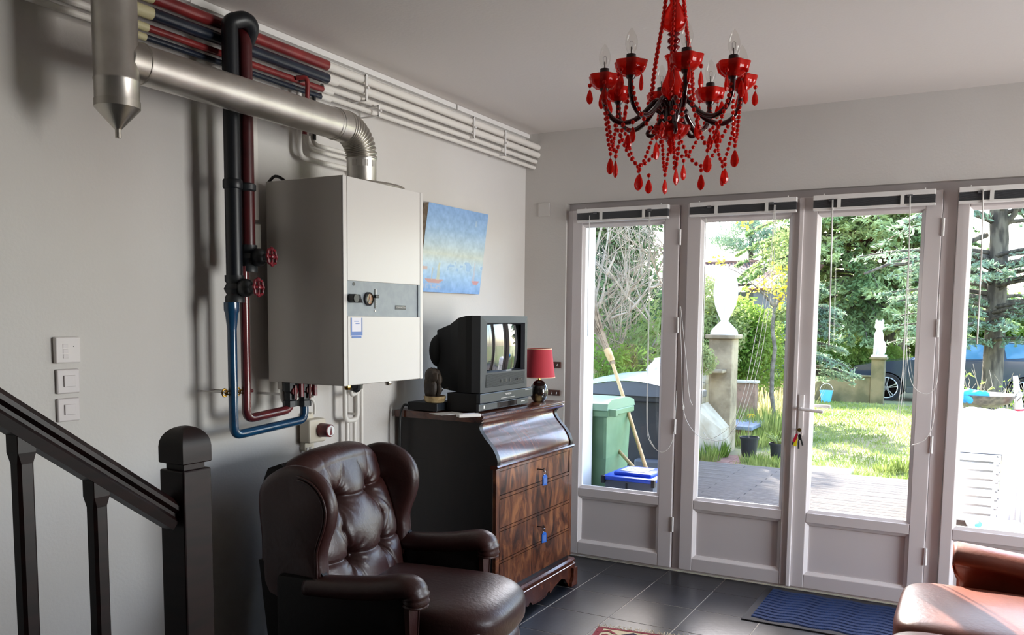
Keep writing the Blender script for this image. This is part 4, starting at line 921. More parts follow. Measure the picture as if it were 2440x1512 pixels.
# carved figure on a dish
mk('darkcarve', (42, 34, 28), .6, rgb2=(62, 50, 38), nscale=18, bump=.5, bscale=40); mk('dishwood', (206, 186, 142), .6, rgb2=(150, 124, 84), nscale=22)
fc = P(1035, 950, 1, sy+.05)
fg = thing('potted_ornament', 'dark gnarled ornament standing in a round beige dish on the receiver box', 'ornament', (fc.x, sy+.055, ZT+.045))
ox, oy, oz = fc.x, sy+.055, ZT+.044
dsh = obj('dish', MB().lathe([(.034, 0), (.040, .006), (.044, .024), (.041, .025), (.037, .010), (0, .008)], (ox, oy, oz), 26), 'dishwood', fg, smooth=True, ang=40)
def gn(v, q):
    a = math.atan2(q[1], q[0]); return (v.x+.004*math.sin(5*a+20*v.z), v.y+.004*math.cos(7*a+31*v.z), v.z+.003*math.sin(6*a))
cvb = obj('carved_body', MB().ell((ox-.016, oy, oz+.06), (.030, .024, .05), 16, 12, .9, gn).ell((ox-.010, oy, oz+.100), (.032, .024, .032), 16, 10, .9, gn).ell((ox+.020, oy, oz+.088), (.012, .012, .024), 12, 8).tube(spline([(ox+.018, oy, oz+.07), (ox+.024, oy, oz+.05), (ox+.016, oy, oz+.03), (ox+.004, oy, oz+.014)], 4), [.008]*9+[.006]*4, 8), 'darkcarve', fg, smooth=True)
tst = obj('thin_stem', MB().tube([(ox+.01, oy, oz+.012), (ox+.03, oy+.012, oz+.052), (ox+.048, oy+.02, oz+.056)], .002, 6), 'darkcarve', fg)
for o_ in (dsh, cvb, tst): o_.data.transform(Matrix.Translation(Vector((ox, oy, oz))-Vector(fg.location)) @ Matrix.Scale(1.28, 4) @ Matrix.Translation(Vector(fg.location)-Vector((ox, oy, oz))))
# remote controls and paper
rm = thing('remote_control', 'pale grey remote control on the front edge of the chest', 'remote control', (.41, 3.57, ZT))
q0 = P(1090, 989, 2, ZT+.01); q1 = P(1143, 987, 2, ZT+.01); dx = (q1-q0).normalized(); sdx = Vector((-dx.y, dx.x, 0))
c_ = (q0+q1)/2; c_.z = ZT+.008
obj('case', MB().obox(c_, (dx, sdx, (0, 0, 1)), ((q1-q0).length/2, .022, .008), .004), 'white', rm)
obj('buttons', MB().obox(c_+Vector((0, 0, .0088)), (dx, sdx, (0, 0, 1)), ((q1-q0).length/2-.02, .014, .0012), .001), 'sticker', rm)
for (px, py, wd, ln, lab) in ((1150, 968, .022, .08, 'black remote control with grey buttons in front of the recorder'),):
    c = P(px, py, 2, ZT+.01); t = thing('remote_control', lab, 'remote control', (c.x, c.y, ZT))
    c.z = ZT+.009; obj('case', MB().obox(c, ((.75, .5, 0), (-.5, .75, 0), (0, 0, 1)), (ln, wd, .008), .004), 'black', t)
    for i in range(5): obj('button', MB().obox(c+Vector((.06-.02*i, .04-.0133*i, .0085)), ((.75, .5, 0), (-.5, .75, 0), (0, 0, 1)), (.004, .012, .0015), .001), 'panelgrey', t)
c = P(1065, 985, 2, ZT)
single('paper_sheet', 'folded sheet of white paper beside the pale remote control', 'paper', MB().obox((c.x, c.y, ZT+.001), ((.8, -.3, 0), (.3, .8, 0), (0, 0, 1)), (.05, .07, .0008)), 'white')

# ------------------------------------------------------------------ lamp
mk('shade', (178, 44, 58), .75, bump=.05, bscale=400); mk('trimgold', (226, 178, 150), .5)
mk('vase', (26, 22, 20), .06, rgb2=(150, 130, 92), nscale=9, ndetail=3, nlo=.56, nhi=.66, coat=.8)
lc = P(1284, 956, 2, ZT); lx, ly = lc.x, lc.y
lp = thing('table_lamp', 'table lamp with a red drum shade and a dark glazed egg-shaped base', 'lamp', (lx, ly, ZT))
ld = (lc-CAM).dot(cf)
def zz(py): return P(1290, py, 1, ly).z
z1_, z2_, z3_ = zz(899), zz(905), zz(830)
hh_ = z2_-ZT
obj('base', MB().lathe([(.024, 0), (.034, .004), (.048, .25*hh_), (.052, .5*hh_), (.046, .74*hh_), (.027, .94*hh_), (.012, hh_)], (lx, ly, ZT), 32), 'vase', lp, smooth=True, ang=50)
obj('lamp_socket', MB().lathe([(.008, hh_), (.008, z1_-ZT+.04), (.012, z1_-ZT+.045)], (lx, ly, ZT), 14), 'brass', lp)
rb1 = .089; rb2 = .069
obj('lamp_shade', MB().lathe([(rb1, z1_), (rb2, z3_), (rb2-.002, z3_), (rb1-.002, z1_)], (lx, ly, 0), 40, cap=False), 'shade', lp, smooth=True, ang=40, label='red fabric shade')
obj('shade_trim', MB().lathe([(rb1+.001, z1_), (rb1+.001, z1_+.005), (rb1-.003, z1_+.002)], (lx, ly, 0), 40, cap=False).lathe([(rb2+.001, z3_-.004), (rb2+.001, z3_+.001), (rb2-.003, z3_)], (lx, ly, 0), 40, cap=False), 'trimgold', lp, label='pale piping on the shade edges')

# ------------------------------------------------------------------ wing armchair (local frame, +x is its front)
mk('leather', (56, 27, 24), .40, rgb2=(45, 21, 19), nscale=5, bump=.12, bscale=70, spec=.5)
mk('leathershade', (13, 7, 7), .5, spec=.22, rgb2=(9, 5, 5), nscale=5, bump=.1, bscale=70)  # same leather with the shade of the unlit sides put into the colour
arm_ang = math.atan2(.154, .988)
f3 = Vector((.988, .154, 0)); l3 = Vector((-.154, .988, 0))
org = Vector((.917, 2.684, 0)) - f3*.235
ac = thing('wing_armchair', 'dark brown leather wing armchair with a buttoned back', 'armchair', org, rotz=arm_ang)
def O(nm, mb, mt='leather', par=ac, **k): return obj(nm, mb, mt, par, local=True, **k)
O('base', MB().box(-.33, .22, -.27, .27, .08, .30, .03), 'leathershade', smooth=True, ang=40)
for x, y in ((-.27, -.24), (-.27, .24), (.2, -.24), (.2, .24)): O('foot', MB().lathe([(.018, 0), (.025, .09)], (x, y, 0), 12), 'darkwood')
# seat cushion
def seatf(v, q):
    x, y, z = v
    if q[2] > 0: z -= .035*max(0, (x-.20)/.25)**2 if x > .2 else 0; z += .012*math.cos(y*5)*math.cos((x-.1)*3)
    return (x, y, z)
O('seat_cushion', MB().ell((.085, 0, .405), (.35, .275, .088), 72, 30, .46, lambda v, q: (v.x+.03*(1-(v.y/.28)**2)*(1 if v.x > .2 else 0), v.y, v.z+(.014*math.cos(v.y*5) if q[2] > 0 else 0)-(.03*max(0, (v.x-.25)/.2)**2 if q[2] > 0 else 0)), ), smooth=True)
O('seat_piping', MB().tube(spline([(.36, -.262, .405), (.415, -.20, .405), (.455, 0, .405), (.415, .20, .405), (.36, .262, .405)], 6), .0045, 8), smooth=True)
O('front_panel', MB().ell((.30, 0, .215), (.125, .265, .11), 48, 24, .5), smooth=True)
# tufted back
BW, ZB0, ZB1 = .275, .40, .985
btn = [(.115, .815), (-.115, .815), (.115, .60), (-.115, .60)]
B = btn
def curve2(a, b_, bow):
    m_ = ((a[0]+b_[0])/2+bow, (a[1]+b_[1])/2); return [(a, m_), (m_, b_)]
crease = [(B[0], (.275, .835), 1), (B[1], (-.275, .835), 1), (B[0], B[1], .8), (B[2], B[3], .9), (B[2], (.275, .60), 1), (B[3], (-.275, .60), 1), (B[0], (.06, .93), .6), (B[0], (.15, .94), .6), (B[1], (-.06, .93), .6), (B[1], (-.16, .94), .6),
    (B[2], (.20, .44), .8), (B[2], (.07, .42), .7), (B[3], (-.07, .42), .7), (B[3], (-.21, .44), .8), (B[2], (.21, .72), .45), (B[3], (-.20, .72), .45), (B[0], (.22, .72), .5), (B[1], (-.22, .72), .5)]
for q in curve2(B[0], B[2], .035)+curve2(B[1], B[3], -.035): crease.append((q[0], q[1], 1.05))
def backx(y, z):
    t = (z-ZB0)/(ZB1-ZB0); x = -.13-.17*t
    return x + .05*(1-abs(y/BW)**3) + .03*math.sin(min(1, max(0, t))*PI)
def tuft(y, z):
    h = 0
    for by, bz in btn:
        d = math.hypot(y-by, (z-bz)); h -= .034*math.exp(-(d/.022)**2) + .026*math.exp(-(d/.07)**2)
    for (a, b_, am) in crease:
        ax_, az = a; bx_, bz = b_; vx_, vz = bx_-ax_, bz-az; L2 = vx_*vx_+vz*vz; s = max(0, min(1, ((y-ax_)*vx_+(z-az)*vz)/L2)); d = math.hypot(y-ax_-s*vx_, z-az-s*vz)
        k = am*(1-.75*s) if am < 1 and b_ not in btn else am*.8
        h -= k*(.014*math.exp(-(d/.0075)**2)+.010*math.exp(-(d/.028)**2))
    for by, bz in btn:
        d = math.hypot(y-by, z-bz); a = math.atan2(z-bz, y-by)
        h += .0022*math.sin(a*11+by*30)*math.exp(-((d-.04)/.03)**2)
    return h
def backf(u, v):
    y = -BW+2*BW*u; zt = ZB1-.035-.05*abs(y/BW)**3
    if v <= .86:
        f = v/.86; z = ZB0+(zt-ZB0)*f; return (backx(y, z)+tuft(y, z), y, z)
    a = (v-.86)/.14*PI*.9; x0 = backx(y, zt)+tuft(y, zt); r = .07
    return (x0-r*(1-math.cos(a)), y, zt+r*.75*math.sin(a))
O('tufted_back', MB().grid(backf, 120, 190), smooth=True, label='deep buttoned leather backrest')
for by, bz in btn: O('button', MB().ell((backx(by, bz)-.056, by, bz), (.008, .009, .009), 12, 8), smooth=True)
O('back_shell', MB().prism([(-.36, .12), (-.19, .12), (-.20, .50), (-.31, .925), (-.35, .965), (-.405, .945), (-.425, .90)], (0, -.285, 0), (1, 0, 0), (0, 0, 1), (0, .57, 0)), 'leathershade', smooth=True, ang=50)
def wing(s):
    prof = [(-.375, .925), (-.31, .962), (-.235, .968), (-.165, .945), (-.115, .895), (-.095, .83), (-.105, .76), (-.128, .70), (-.142, .645), (-.140, .56), (-.16, .47), (-.38, .47), (-.405, .70), (-.415, .86)]
    out = spline([(a, b_, 0) for a, b_ in prof+[prof[0]]], 4)[:-1]; cxm = sum(v.x for v in out)/len(out); czm = sum(v.y for v in out)/len(out)
    m = MB(); n = len(out); lays = [(.4, -.040), (.80, -.038), (.93, -.030), (1.0, -.012), (1.0, .012), (.93, .030), (.86, .034), (.80, .034), (.4, .040)]
    for (k, yy) in lays:
        for v in out: m.v.append((cxm+(v.x-cxm)*k, s*(.315+yy)+s*.05*max(0, v.x+.30), czm+(v.y-czm)*k))
    for i in range(len(lays)-1):
        for j in range(n): m.f.append((i*n+j, i*n+(j+1) % n, (i+1)*n+(j+1) % n, (i+1)*n+j))
    m.f.append(tuple(range(n))); m.f.append(tuple((len(lays)-1)*n+j for j in range(n)))
    w_ = O('wing', m, smooth=True)
    for kk, yy in ((.86, .036), (.80, .036)):
        seam = [(cxm+(v.x-cxm)*kk, s*(.315+yy)+s*.05*max(0, v.x+.30), czm+(v.y-czm)*kk) for v in out]
        k0 = int(len(seam)*.16); k1 = int(len(seam)*.76); seam = [(p[0], p[1]+s*.002, p[2]) for p in seam[k0:k1]]
        obj('wing_piping', MB().tube(seam, .004, 6), 'leather', w_, local=True, smooth=True)
    # outer side panel from wing to floor
    O('side_panel', MB().prism([(-.405, .62), (-.385, .45), (-.345, .12), (.19, .12), (.19, .55), (-.10, .55), (-.145, .60)], (0, s*.318, 0), (1, 0, 0), (0, 0, 1), (0, s*.030, 0)), 'leathershade')
wing(1); wing(-1)
def armrest(s):
    m = MB()
    path = [(-.20, .575), (-.08, .580), (.06, .592), (.14, .606), (.188, .612), (.212, .604), (.222, .582), (.220, .555)]
    p3 = spline([(a, s*.335, b_-.030) for a, b_ in path], 5)
    n = len(p3)
    m.tube([(q.x, q.y, q.z) for q in p3], [.040+.006*math.sin(min(1, i/n)*PI) + (.003*math.sin(i*2.2) if i > n*.75 else 0) for i in range(n)], 20)
    m.v = [(v[0], s*.335+(v[1]-s*.335)*1.3, v[2]) for v in m.v]
    a_ = O('armrest', m, smooth=True)
    obj('arm_side', MB().box(-.32, .20, s*.335-.042, s*.335+.034, .10, .585, .025), 'leathershade', a_, local=True, smooth=True, ang=40)
    obj('arm_front', MB().prism([(-.036, .10), (.036, .10), (.030, .36), (.044, .52), (.036, .575), (-.036, .575), (-.044, .52), (-.030, .36)], (.198, s*.335, 0), (0, 1, 0), (0, 0, 1), (.014, 0, 0)), 'leather', a_, local=True, smooth=True, ang=60)
    for k in (-.034, .034): obj('front_piping', MB().tube(spline([(.213, s*.335+k, .10), (.213, s*.335+k*.9, .36), (.213, s*.335+k*1.2, .53)], 6), .004, 6), 'leather', a_, local=True, smooth=True)
armrest(1); armrest(-1)

# ------------------------------------------------------------------ sofa at the right
mk('leathertan', (116, 58, 40), .36, rgb2=(92, 44, 30), nscale=3, bump=.1, bscale=60, coat=.12, coatr=.3)
sf = thing('leather_sofa', 'reddish brown leather sofa in front of the doors, right edge', 'sofa', (2.85, 3.0, 0))
sx0 = 2.365
def sc_(y0, y1, lab):
    cx_, cy_ = (sx0+3.02)/2, (y0+y1)/2
    return obj('seat_cushion', MB().ell((cx_, cy_, .375), ((3.02-sx0)/2, (y1-y0)/2, .085), 80, 34, .34, lambda v, q: (v.x, v.y, v.z+(.012*math.cos((v.y-cy_)*5.5)*math.cos((v.x-cx_)*4) if q[2] > 0 else 0))), 'leathertan', sf, smooth=True)
sc_(3.215, 3.845, ''); sc_(2.60, 3.212, ''); sc_(1.99, 2.597, '')
obj('base_frame', MB().box(2.42, 3.2, 1.95, 3.86, .06, .295, .03), 'leathertan', sf, smooth=True, ang=40)
for x, y in ((2.5, 2.0), (2.5, 3.9), (3.15, 2.0), (3.15, 3.9)): obj('foot', MB().lathe([(.02, 0), (.028, .07)], (x, y, 0), 12), 'darkwood', sf)
for (yc_, s_) in ((3.925, 1), (1.88, -1)):
    m = MB(); 
    prof = [(-.070, .08), (.06, .08), (.055, .46), (.080, .53), (.075, .575), (.03, .602), (-.03, .602), (-.075, .575), (-.085, .535), (-.062, .47)]
    out = spline([(a, b_, 0) for a, b_ in prof+[prof[0]]], 3)[:-1]; n = len(out)
    secs = [(2.568, .75), (2.556, .93), (2.57, 1.0), (2.68, 1.0), (3.2, .985), (3.28, .96)]
    for (x, k) in secs:
        for v in out: m.v.append((x-(.018 if v.y > .50 and x < 2.66 else 0), yc_+v.x*k, .35+(v.y-.35)*(k if k < .9 else 1-(1-k)*.3)-(.10*(x-2.55) if v.y > .5 else 0)))
    for i in range(len(secs)-1):
        for j in range(n): m.f.append((i*n+j, i*n+(j+1) % n, (i+1)*n+(j+1) % n, (i+1)*n+j))
    m.f.append(tuple(range(n))); m.f.append(tuple((len(secs)-1)*n+j for j in range(n)))
    obj('arm', m, 'leathertan', sf, smooth=True)
obj('back', MB().ell((3.24, 2.9, .48), (.13, .95, .24), 40, 24, .45), 'leathertan', sf, smooth=True)
for yc_ in (3.5, 2.9, 2.3): obj('back_cushion', MB().ell((3.10, yc_, .56), (.09, .29, .18), 32, 20, .5), 'leathertan', sf, smooth=True)

# ------------------------------------------------------------------ door mat and rug
mk('matblack', (40, 38, 40), .8); mk('matblue', (10, 44, 92), .9, rgb2=(7, 32, 70), nscale=140, bump=.5, bscale=220)
mt = thing('door_mat', 'blue wave-ribbed door mat with a black rubber border', 'mat', (1.95, 4.55, 0))
mx0, mx1, my0, my1 = 1.60, 2.42, 4.262, 4.86
obj('rubber_border', MB().box(mx0, mx1, my0, my1, 0, .007, .002), 'matblack', mt)
for i in range(12):
    m = MB(); yb3 = my0+.038+i*.0437; n = 60; xs = np.linspace(mx0+.04, mx1-.04, n+1)
    for j, x in enumerate(xs):
        y = yb3+.009*math.sin((x-mx0)*2*PI/.19)
        m.v += [(x, y, .007), (x, y+.005, .013), (x, y+.032, .013), (x, y+.037, .007)]
    for j in range(n):
        for q in range(3): a = j*4+q; m.f.append((a, a+4, a+5, a+1))
    m.f.append((0, 1, 2, 3)); m.f.append(tuple(n*4+q for q in range(4)))
    obj('pile_rib', m, 'matblue', mt, smooth=False)
mk('rugred', (132, 42, 52), .95, bump=.4, bscale=300); mk('rugcream', (206, 192, 158), .95, bump=.4, bscale=300); mk('rugnavy', (40, 36, 56), .95); mk('fringe', (196, 184, 160), .95)
rc = P(1432, 1484, 2, .008); rdx = (P(1640, 1512, 2, .008)-rc).normalized(); rdy = Vector((rdx.y, -rdx.x, 0))
ru = thing('rug', 'fringed red and cream patterned rug corner at the bottom edge', 'rug', rc)
RL, RWd = 1.1, 1.6
def rp(a, b_): return rc + rdx*a + rdy*(b_+.045)
def rbox(a0, a1, b0, b1, z0, z1): 
    q = [rp(a0, b0), rp(a1, b0), rp(a1, b1), rp(a0, b1)]; m = MB(); m.add([(v.x, v.y, z0) for v in q]+[(v.x, v.y, z1) for v in q], [(0, 1, 2, 3), (4, 5, 6, 7), (0, 1, 5, 4), (1, 2, 6, 5), (2, 3, 7, 6), (3, 0, 4, 7)]); return m
obj('woven_field', rbox(0, RL, 0, RWd, .0005, .007), 'rugcream', ru)
obj('border_band', rbox(0, RL, .0, .018, .007, .0085), 'rugred', ru, label='red border band')
obj('border_band', rbox(0, .03, .018, RWd, .007, .0085), 'rugred', ru, label='red border band')
for k in range(9):
    a = .06+k*.12
    m = MB(); m.prism([(-.05, 0), (0, .045), (.05, 0), (.03, 0), (0, .025), (-.03, 0)], rp(a, .075)+Vector((0, 0, 0)), rdx, rdy*-1, (0, 0, .0015)); m.prism([(-.02, -.03), (0, -.01), (.02, -.03), (0, -.05)], rp(a, .075), rdx, rdy*-1, (0, 0, .0015))
    obj('woven_motif', m, 'rugred' if k % 2 == 0 else 'rugnavy', ru)
fm = MB()
for k in range(150):
    a = k/150*RL+random.uniform(-.003, .003); b0 = 0; L_ = random.uniform(.025, .05)
    pts = [rp(a, .002)]; dv = random.uniform(-.6, .6); q = rp(a, .002)
    for s in range(3): q = q + (rdy*-1+rdx*(dv+random.uniform(-.5, .5))).normalized()*L_/3 + Vector((0, 0, random.uniform(-.001, .003))); q.z = max(q.z, .003); pts.append(q.copy())
    fm.tube(pts, [.0028, .0022, .0018, .001], 4)
obj('fringe', fm, 'fringe', ru, kind='stuff', label='cream thread fringe')
# ================================================================== OUTSIDE
mk('deckwood', (126, 119, 113), .8, rgb2=(104, 97, 91), nscale=7, stretch=(.6, 6, 1), bump=.2, bscale=50)
mk('soil', (130, 122, 90), .95, rgb2=(100, 118, 66), nscale=1.1, bump=.5, bscale=9)
mk('terrawall', (168, 152, 124), .9, rgb2=(118, 104, 82), nscale=3.5, ndetail=8, bump=.6, bscale=14)
mk('render_wall', (158, 146, 116), .9, rgb2=(196, 190, 176), nscale=2.6, ndetail=9, nlo=.5, nhi=.6, bump=.8, bscale=12)
mk('mosswall', (132, 118, 86), .95, rgb2=(92, 88, 60), nscale=3, ndetail=8, bump=.6, bscale=14)
mk('redstone', (150, 120, 102), .95, rgb2=(120, 98, 80), nscale=7, ndetail=8, bump=.7, bscale=22)
mk('slatestone', (120, 132, 150), .7, rgb2=(104, 112, 126), nscale=4); mk('terracotta', (150, 112, 98), .9, rgb2=(124, 90, 78), nscale=5)
mk('statuewhite', (240, 238, 234), .8); mk('potblack', (34, 38, 40), .6); mk('concrete', (188, 182, 172), .9, rgb2=(170, 164, 150), nscale=4)
mk('bark', (104, 96, 84), .95, rgb2=(60, 54, 48), nscale=14, stretch=(1, 1, .3), bump=1, bscale=20); mk('barkpale', (172, 156, 134), .9, rgb2=(134, 118, 98), nscale=12)
mk('barkgrey', (128, 118, 106), .9, rgb2=(88, 80, 70), nscale=10, bump=.6)
leafmat('cedarleaf', (118, 146, 98), (186, 198, 138)); leafmat('darkleaf', (64, 88, 66), (104, 126, 88)); leafmat('brightleaf', (96, 130, 54), (168, 188, 96), .4)
leafmat('oliveleaf', (120, 136, 84), (180, 186, 130), .4); leafmat('yellowleaf', (206, 184, 52), (226, 204, 90), .5); leafmat('bluecedar', (112, 138, 118), (156, 174, 146)); leafmat('grassleaf', (112, 132, 62), (160, 170, 104), .3, .7)
leafmat('seedhead', (196, 182, 130), (216, 206, 160), .4); leafmat('hedgeleaf', (70, 100, 40), (132, 156, 70), .4, .25)

# ground -------------------------------------------------------------
g = MB(); ys = [4.7, 9, 12, 16, 20, 26, 34, 50, 110]; xs = [-80, -20, -6, -2, 0, 2, 5, 15, 80]
for y in ys:
    for x in xs: g.v.append((x, y, gz(y)-.0))
for i in range(len(ys)-1):
    for j in range(len(xs)-1): a = i*len(xs)+j; g.f.append((a, a+1, a+len(xs)+1, a+len(xs)))
obj('lawn_ground', g, 'soil', None, kind='structure', label='garden ground')
n = 60000
yy = 9.2+14*rng.random(n)**1.5; xx = -3.2+8.4*rng.random(n)
keep = ~((yy < 11.0) & (xx < .25)); keep &= ~((yy < 9.95) & (xx > .72) & (xx < 1.45)); keep &= yy < 20.1; xx, yy = xx[keep], yy[keep]; n = len(xx)
zz_ = np.array([gz(y) for y in yy]); hgt = .012+.024*rng.random(n)
hgt *= np.where(yy < 9.45, 1.9, 1)
c_ = np.stack([xx, yy, zz_+hgt*.8], 1); s1 = np.stack([rng.normal(0, .012, n), rng.normal(0, .012, n), hgt], 1); a_ = rng.random(n)*PI; wdt = .004+.0006*(yy-9)
s2 = np.stack([np.cos(a_)*wdt, np.sin(a_)*wdt, np.zeros(n)], 1)
go = quads('lawn_grass', c_, s1, s2, 'grassleaf', None); go['label'] = 'sunlit green lawn grass beyond the deck'; go['category'] = 'grass'
# deck ---------------------------------------------------------------
dk = thing('wooden_deck', 'weathered grey grooved timber deck outside the doors', 'deck', (1.6, 7.2, -.12))
pitch = .108; k = 0; pl = None; y = 5.38
while y < 9.12:
    for (xa, xb) in ((-2.6, .45), (.455, 2.9), (2.905, 6.0)):
        if pl is None:
            m = MB(); Lp = 1.0
            w2 = pitch/2-.004
            pr_ = [(-w2, -.028), (w2, -.028), (w2, -.003), (w2-.003, 0)] + [p for q in range(5) for p in ((w2-.012-q*.018, 0), (w2-.015-q*.018, -.005), (w2-.021-q*.018, -.005), (w2-.024-q*.018, 0))] + [(-w2+.003, 0), (-w2, -.003)]
            m.prism(pr_, (-.5, 0, 0), (0, 1, 0), (0, 0, 1), (1, 0, 0))
            pl = obj('plank', m, 'deckwood', dk, local=True); o = pl
        else: o = inst(pl, 'plank', (0, 0, 0), dk)
        sh_ = (.0 if k % 2 else .35); o.location = ((xa+xb)/2-1.6+(sh_ if xa > -2 and xb < 5 else sh_), y+pitch/2-7.2, -.03+.12+random.uniform(-.001, .001)); o.scale = (xb-xa-.004, 1, 1)
    k += 1; y += pitch
obj('joist', MB().box(-2.2, 5.8, 9.06, 9.12, -.12, -.06), 'deckwood', dk)
# pillars and walls ----------------------------------------------------
def pillar(lab, cx_, cy_, wd, zt, mt, capw, capt=.05):
    zb = gz(cy_)-.02; t = thing('garden_pillar', lab, 'pillar', (cx_, cy_, zb))
    obj('shaft', MB().box(cx_-wd/2, cx_+wd/2, cy_-wd/2, cy_+wd/2, zb, zt-capt, .012), mt, t)
    obj('cap_stone', MB().box(cx_-capw/2, cx_+capw/2, cy_-capw/2, cy_+capw/2, zt-capt, zt, .012), mt, t)
    return t
zp1 = A(1720, 797, 10.75).z
c1 = A(1722, 900, 10.9)
pillar('tall rendered stone pillar carrying the white oval sculpture', c1.x, c1.y, .30, zp1, 'terrawall', .39)
p2c = A(2092, 900, 19.0); zp2 = A(2092, 850, 19).z
pillar('short stone pillar at the end of the low garden wall', p2c.x, p2c.y, .27, zp2, 'mosswall', .36)
# sculptures
def statue_oval():
    t = thing('garden_sculpture', 'white oval flame-shaped sculpture on the tall stone pillar', 'sculpture', (c1.x, c1.y, zp1))
    H_ = A(1716, 635, 10.9).z-zp1
    prof = [(.028, .17), (.045, .20), (.085, .30), (.125, .42), (.148, .55), (.150, .66), (.135, .78), (.105, .88), (.06, .95), (.02, 1.0)]
    m = MB(); sg_ = 20
    for (r, h) in prof:
        for j in range(sg_):
            a = 2*PI*j/sg_; q = 1+.10*math.cos(3*a+.6)*(1 if h > .3 else 0)
            m.v.append((c1.x+math.cos(a)*r*q-.015*(h > .9), c1.y+math.sin(a)*r*.55*q, zp1+h*H_))
    for i in range(len(prof)-1):
        for j in range(sg_): a = i*sg_+j; b_ = i*sg_+(j+1) % sg_; m.f.append((a, b_, b_+sg_, a+sg_))
    m.f.append(tuple(range(sg_))); m.f.append(tuple((len(prof)-1)*sg_+j for j in range(sg_)))
    obj('body', m, 'statuewhite', t, smooth=True)
    obj('ridge', MB().tube(spline([(c1.x+.01, c1.y-.05, zp1+.2*H_), (c1.x+.05, c1.y-.088, zp1+.5*H_), (c1.x+.06, c1.y-.085, zp1+.75*H_), (c1.x-.01, c1.y-.03, zp1+.98*H_)], 5), .016, 8), 'statuewhite', t, smooth=True)
    obj('base', MB().lathe([(.175, 0), (.175, .03), (.15, .07), (.09, .13), (.045, .17), (.03, .19)], (c1.x, c1.y, zp1), 6, sx=1, sy=.8), 'statuewhite', t)
statue_oval()
def statue_beast():
    t = thing('garden_sculpture', 'small white seated animal statue on the short stone pillar', 'sculpture', (p2c.x, p2c.y, zp2))
    x, y, z = p2c.x, p2c.y, zp2
    m = MB().ell((x+.02, y, z+.20), (.12, .14, .20), 16, 12).ell((x-.02, y-.02, z+.42), (.10, .12, .20), 16, 12).ell((x-.01, y-.06, z+.68), (.095, .11, .12), 16, 12).ell((x-.05, y-.14, z+.66), (.05, .07, .05), 10, 8)
    m.tube([(x-.06, y-.12, z+.45), (x-.07, y-.15, z+.05)], .04, 10).tube([(x+.05, y-.12, z+.45), (x+.05, y-.15, z+.05)], .04, 10)
    m.ell((x-.07, y-.05, z+.77), (.03, .02, .05), 8, 6).ell((x+.05, y-.05, z+.77), (.03, .02, .05), 8, 6)
    obj('body', m, 'statuewhite', t, smooth=True)
    obj('plinth', MB().box(x-.15, x+.15, y-.15, y+.15, z, z+.05, .01), 'statuewhite', t)
statue_beast()
zl = A(1700, 888, 10.5).z
wl = thing('garden_wall', 'crumbling rendered garden wall running left from the tall pillar', 'wall', (-.9, 10.6, -.15))
obj('masonry', MB().grid(lambda u, v: (-2.4+(c1.x+2.4-.13)*u, 10.52-.012*math.sin(u*40)*math.sin(v*23), -.16+(zl+.16+.02*math.sin(u*31))*v), 50, 24), 'render_wall', wl)
obj('core', MB().box(-2.4, c1.x-.13, 10.54, 10.80, -.16, zl-.02), 'render_wall', wl)
cp_ = MB(); 
for i in range(9):
    xa = -2.4+i*.245; obj('coping_stone', MB().box(xa, xa+.238, 10.47, 10.84, zl-.01, zl+.03+.01*(i % 2), .012), 'terrawall', wl)
q1_, q2_, q3_, q4_ = A(1650, 968, 10.15), A(1718, 1022, 10.3), A(1719, 1085, 10.25), A(1650, 1098, 10.15)
m = MB(); fr_ = [q1_, q2_, q3_, q4_]; bkk = [Vector((p.x, 10.53, p.z)) for p in fr_]; m.add([tuple(p) for p in fr_+bkk], [(0, 1, 2, 3), (4, 5, 6, 7), (0, 1, 5, 4), (1, 2, 6, 5), (2, 3, 7, 6), (3, 0, 4, 7)])
mk('palerender', (176, 166, 146), .9, rgb2=(158, 146, 124), nscale=5)
single('stair_cheek', 'pale rendered sloping stair cheek against the crumbling wall', 'wall', m, 'palerender')
bb = A(1782, 900, 12.6)
sbx = thing('stone_planter', 'reddish pebble-dashed block wall behind the tall pillar', 'wall', (bb.x-.2, bb.y, -.2))
xr_ = A(1806, 905, 12.6).x
obj('block', MB().box(xr_-.62, xr_, bb.y-.06, bb.y+.10, -.22, A(1782, 912, 12.6).z, .01), 'redstone', sbx)
obj('coping', MB().box(xr_-.64, xr_+.02, bb.y-.08, bb.y+.12, A(1782, 912, 12.6).z, A(1782, 906, 12.6).z, .006), 'concrete', sbx)
s1_ = A(1775, 1010, 11.9); 
single('stone_slab', 'blue-grey stone bench slab between the two garden walls', 'slab', MB().box(s1_.x-.22, s1_.x+.20, s1_.y-.45, s1_.y+.45, s1_.z-.03, s1_.z+.02, .008), 'slatestone')
for i, (px, py) in enumerate(((1770, 1035), (1790, 1012))):
    q = A(px, py, 11.7+.5*i); single('rubble_stone', ['rough dark stone under the near end of the slate bench', 'rough dark stone under the far end of the slate bench'][i], 'stone', MB().box(q.x-.10, q.x+.10, q.y-.15, q.y+.15, -.18, s1_.z-.031, .03), 'redstone')
tc_ = thing('terracotta_path', 'reddish paving slabs at the edge of the deck', 'paving', (0, 9.7, -.12))
for i in range(3):
    for j in range(2): obj('slab', MB().box(-.28+.2*i, -.085+.2*i, 9.25+.5*j, 9.74+.5*j, -.14, -.105+.004*((i+j) % 2), .006), 'terracotta', tc_)
single('concrete_slab', 'pale concrete slab in the lawn at the deck edge', 'slab', MB().box(.75, 1.42, 9.22, 9.92, -.14, -.095, .01), 'concrete')
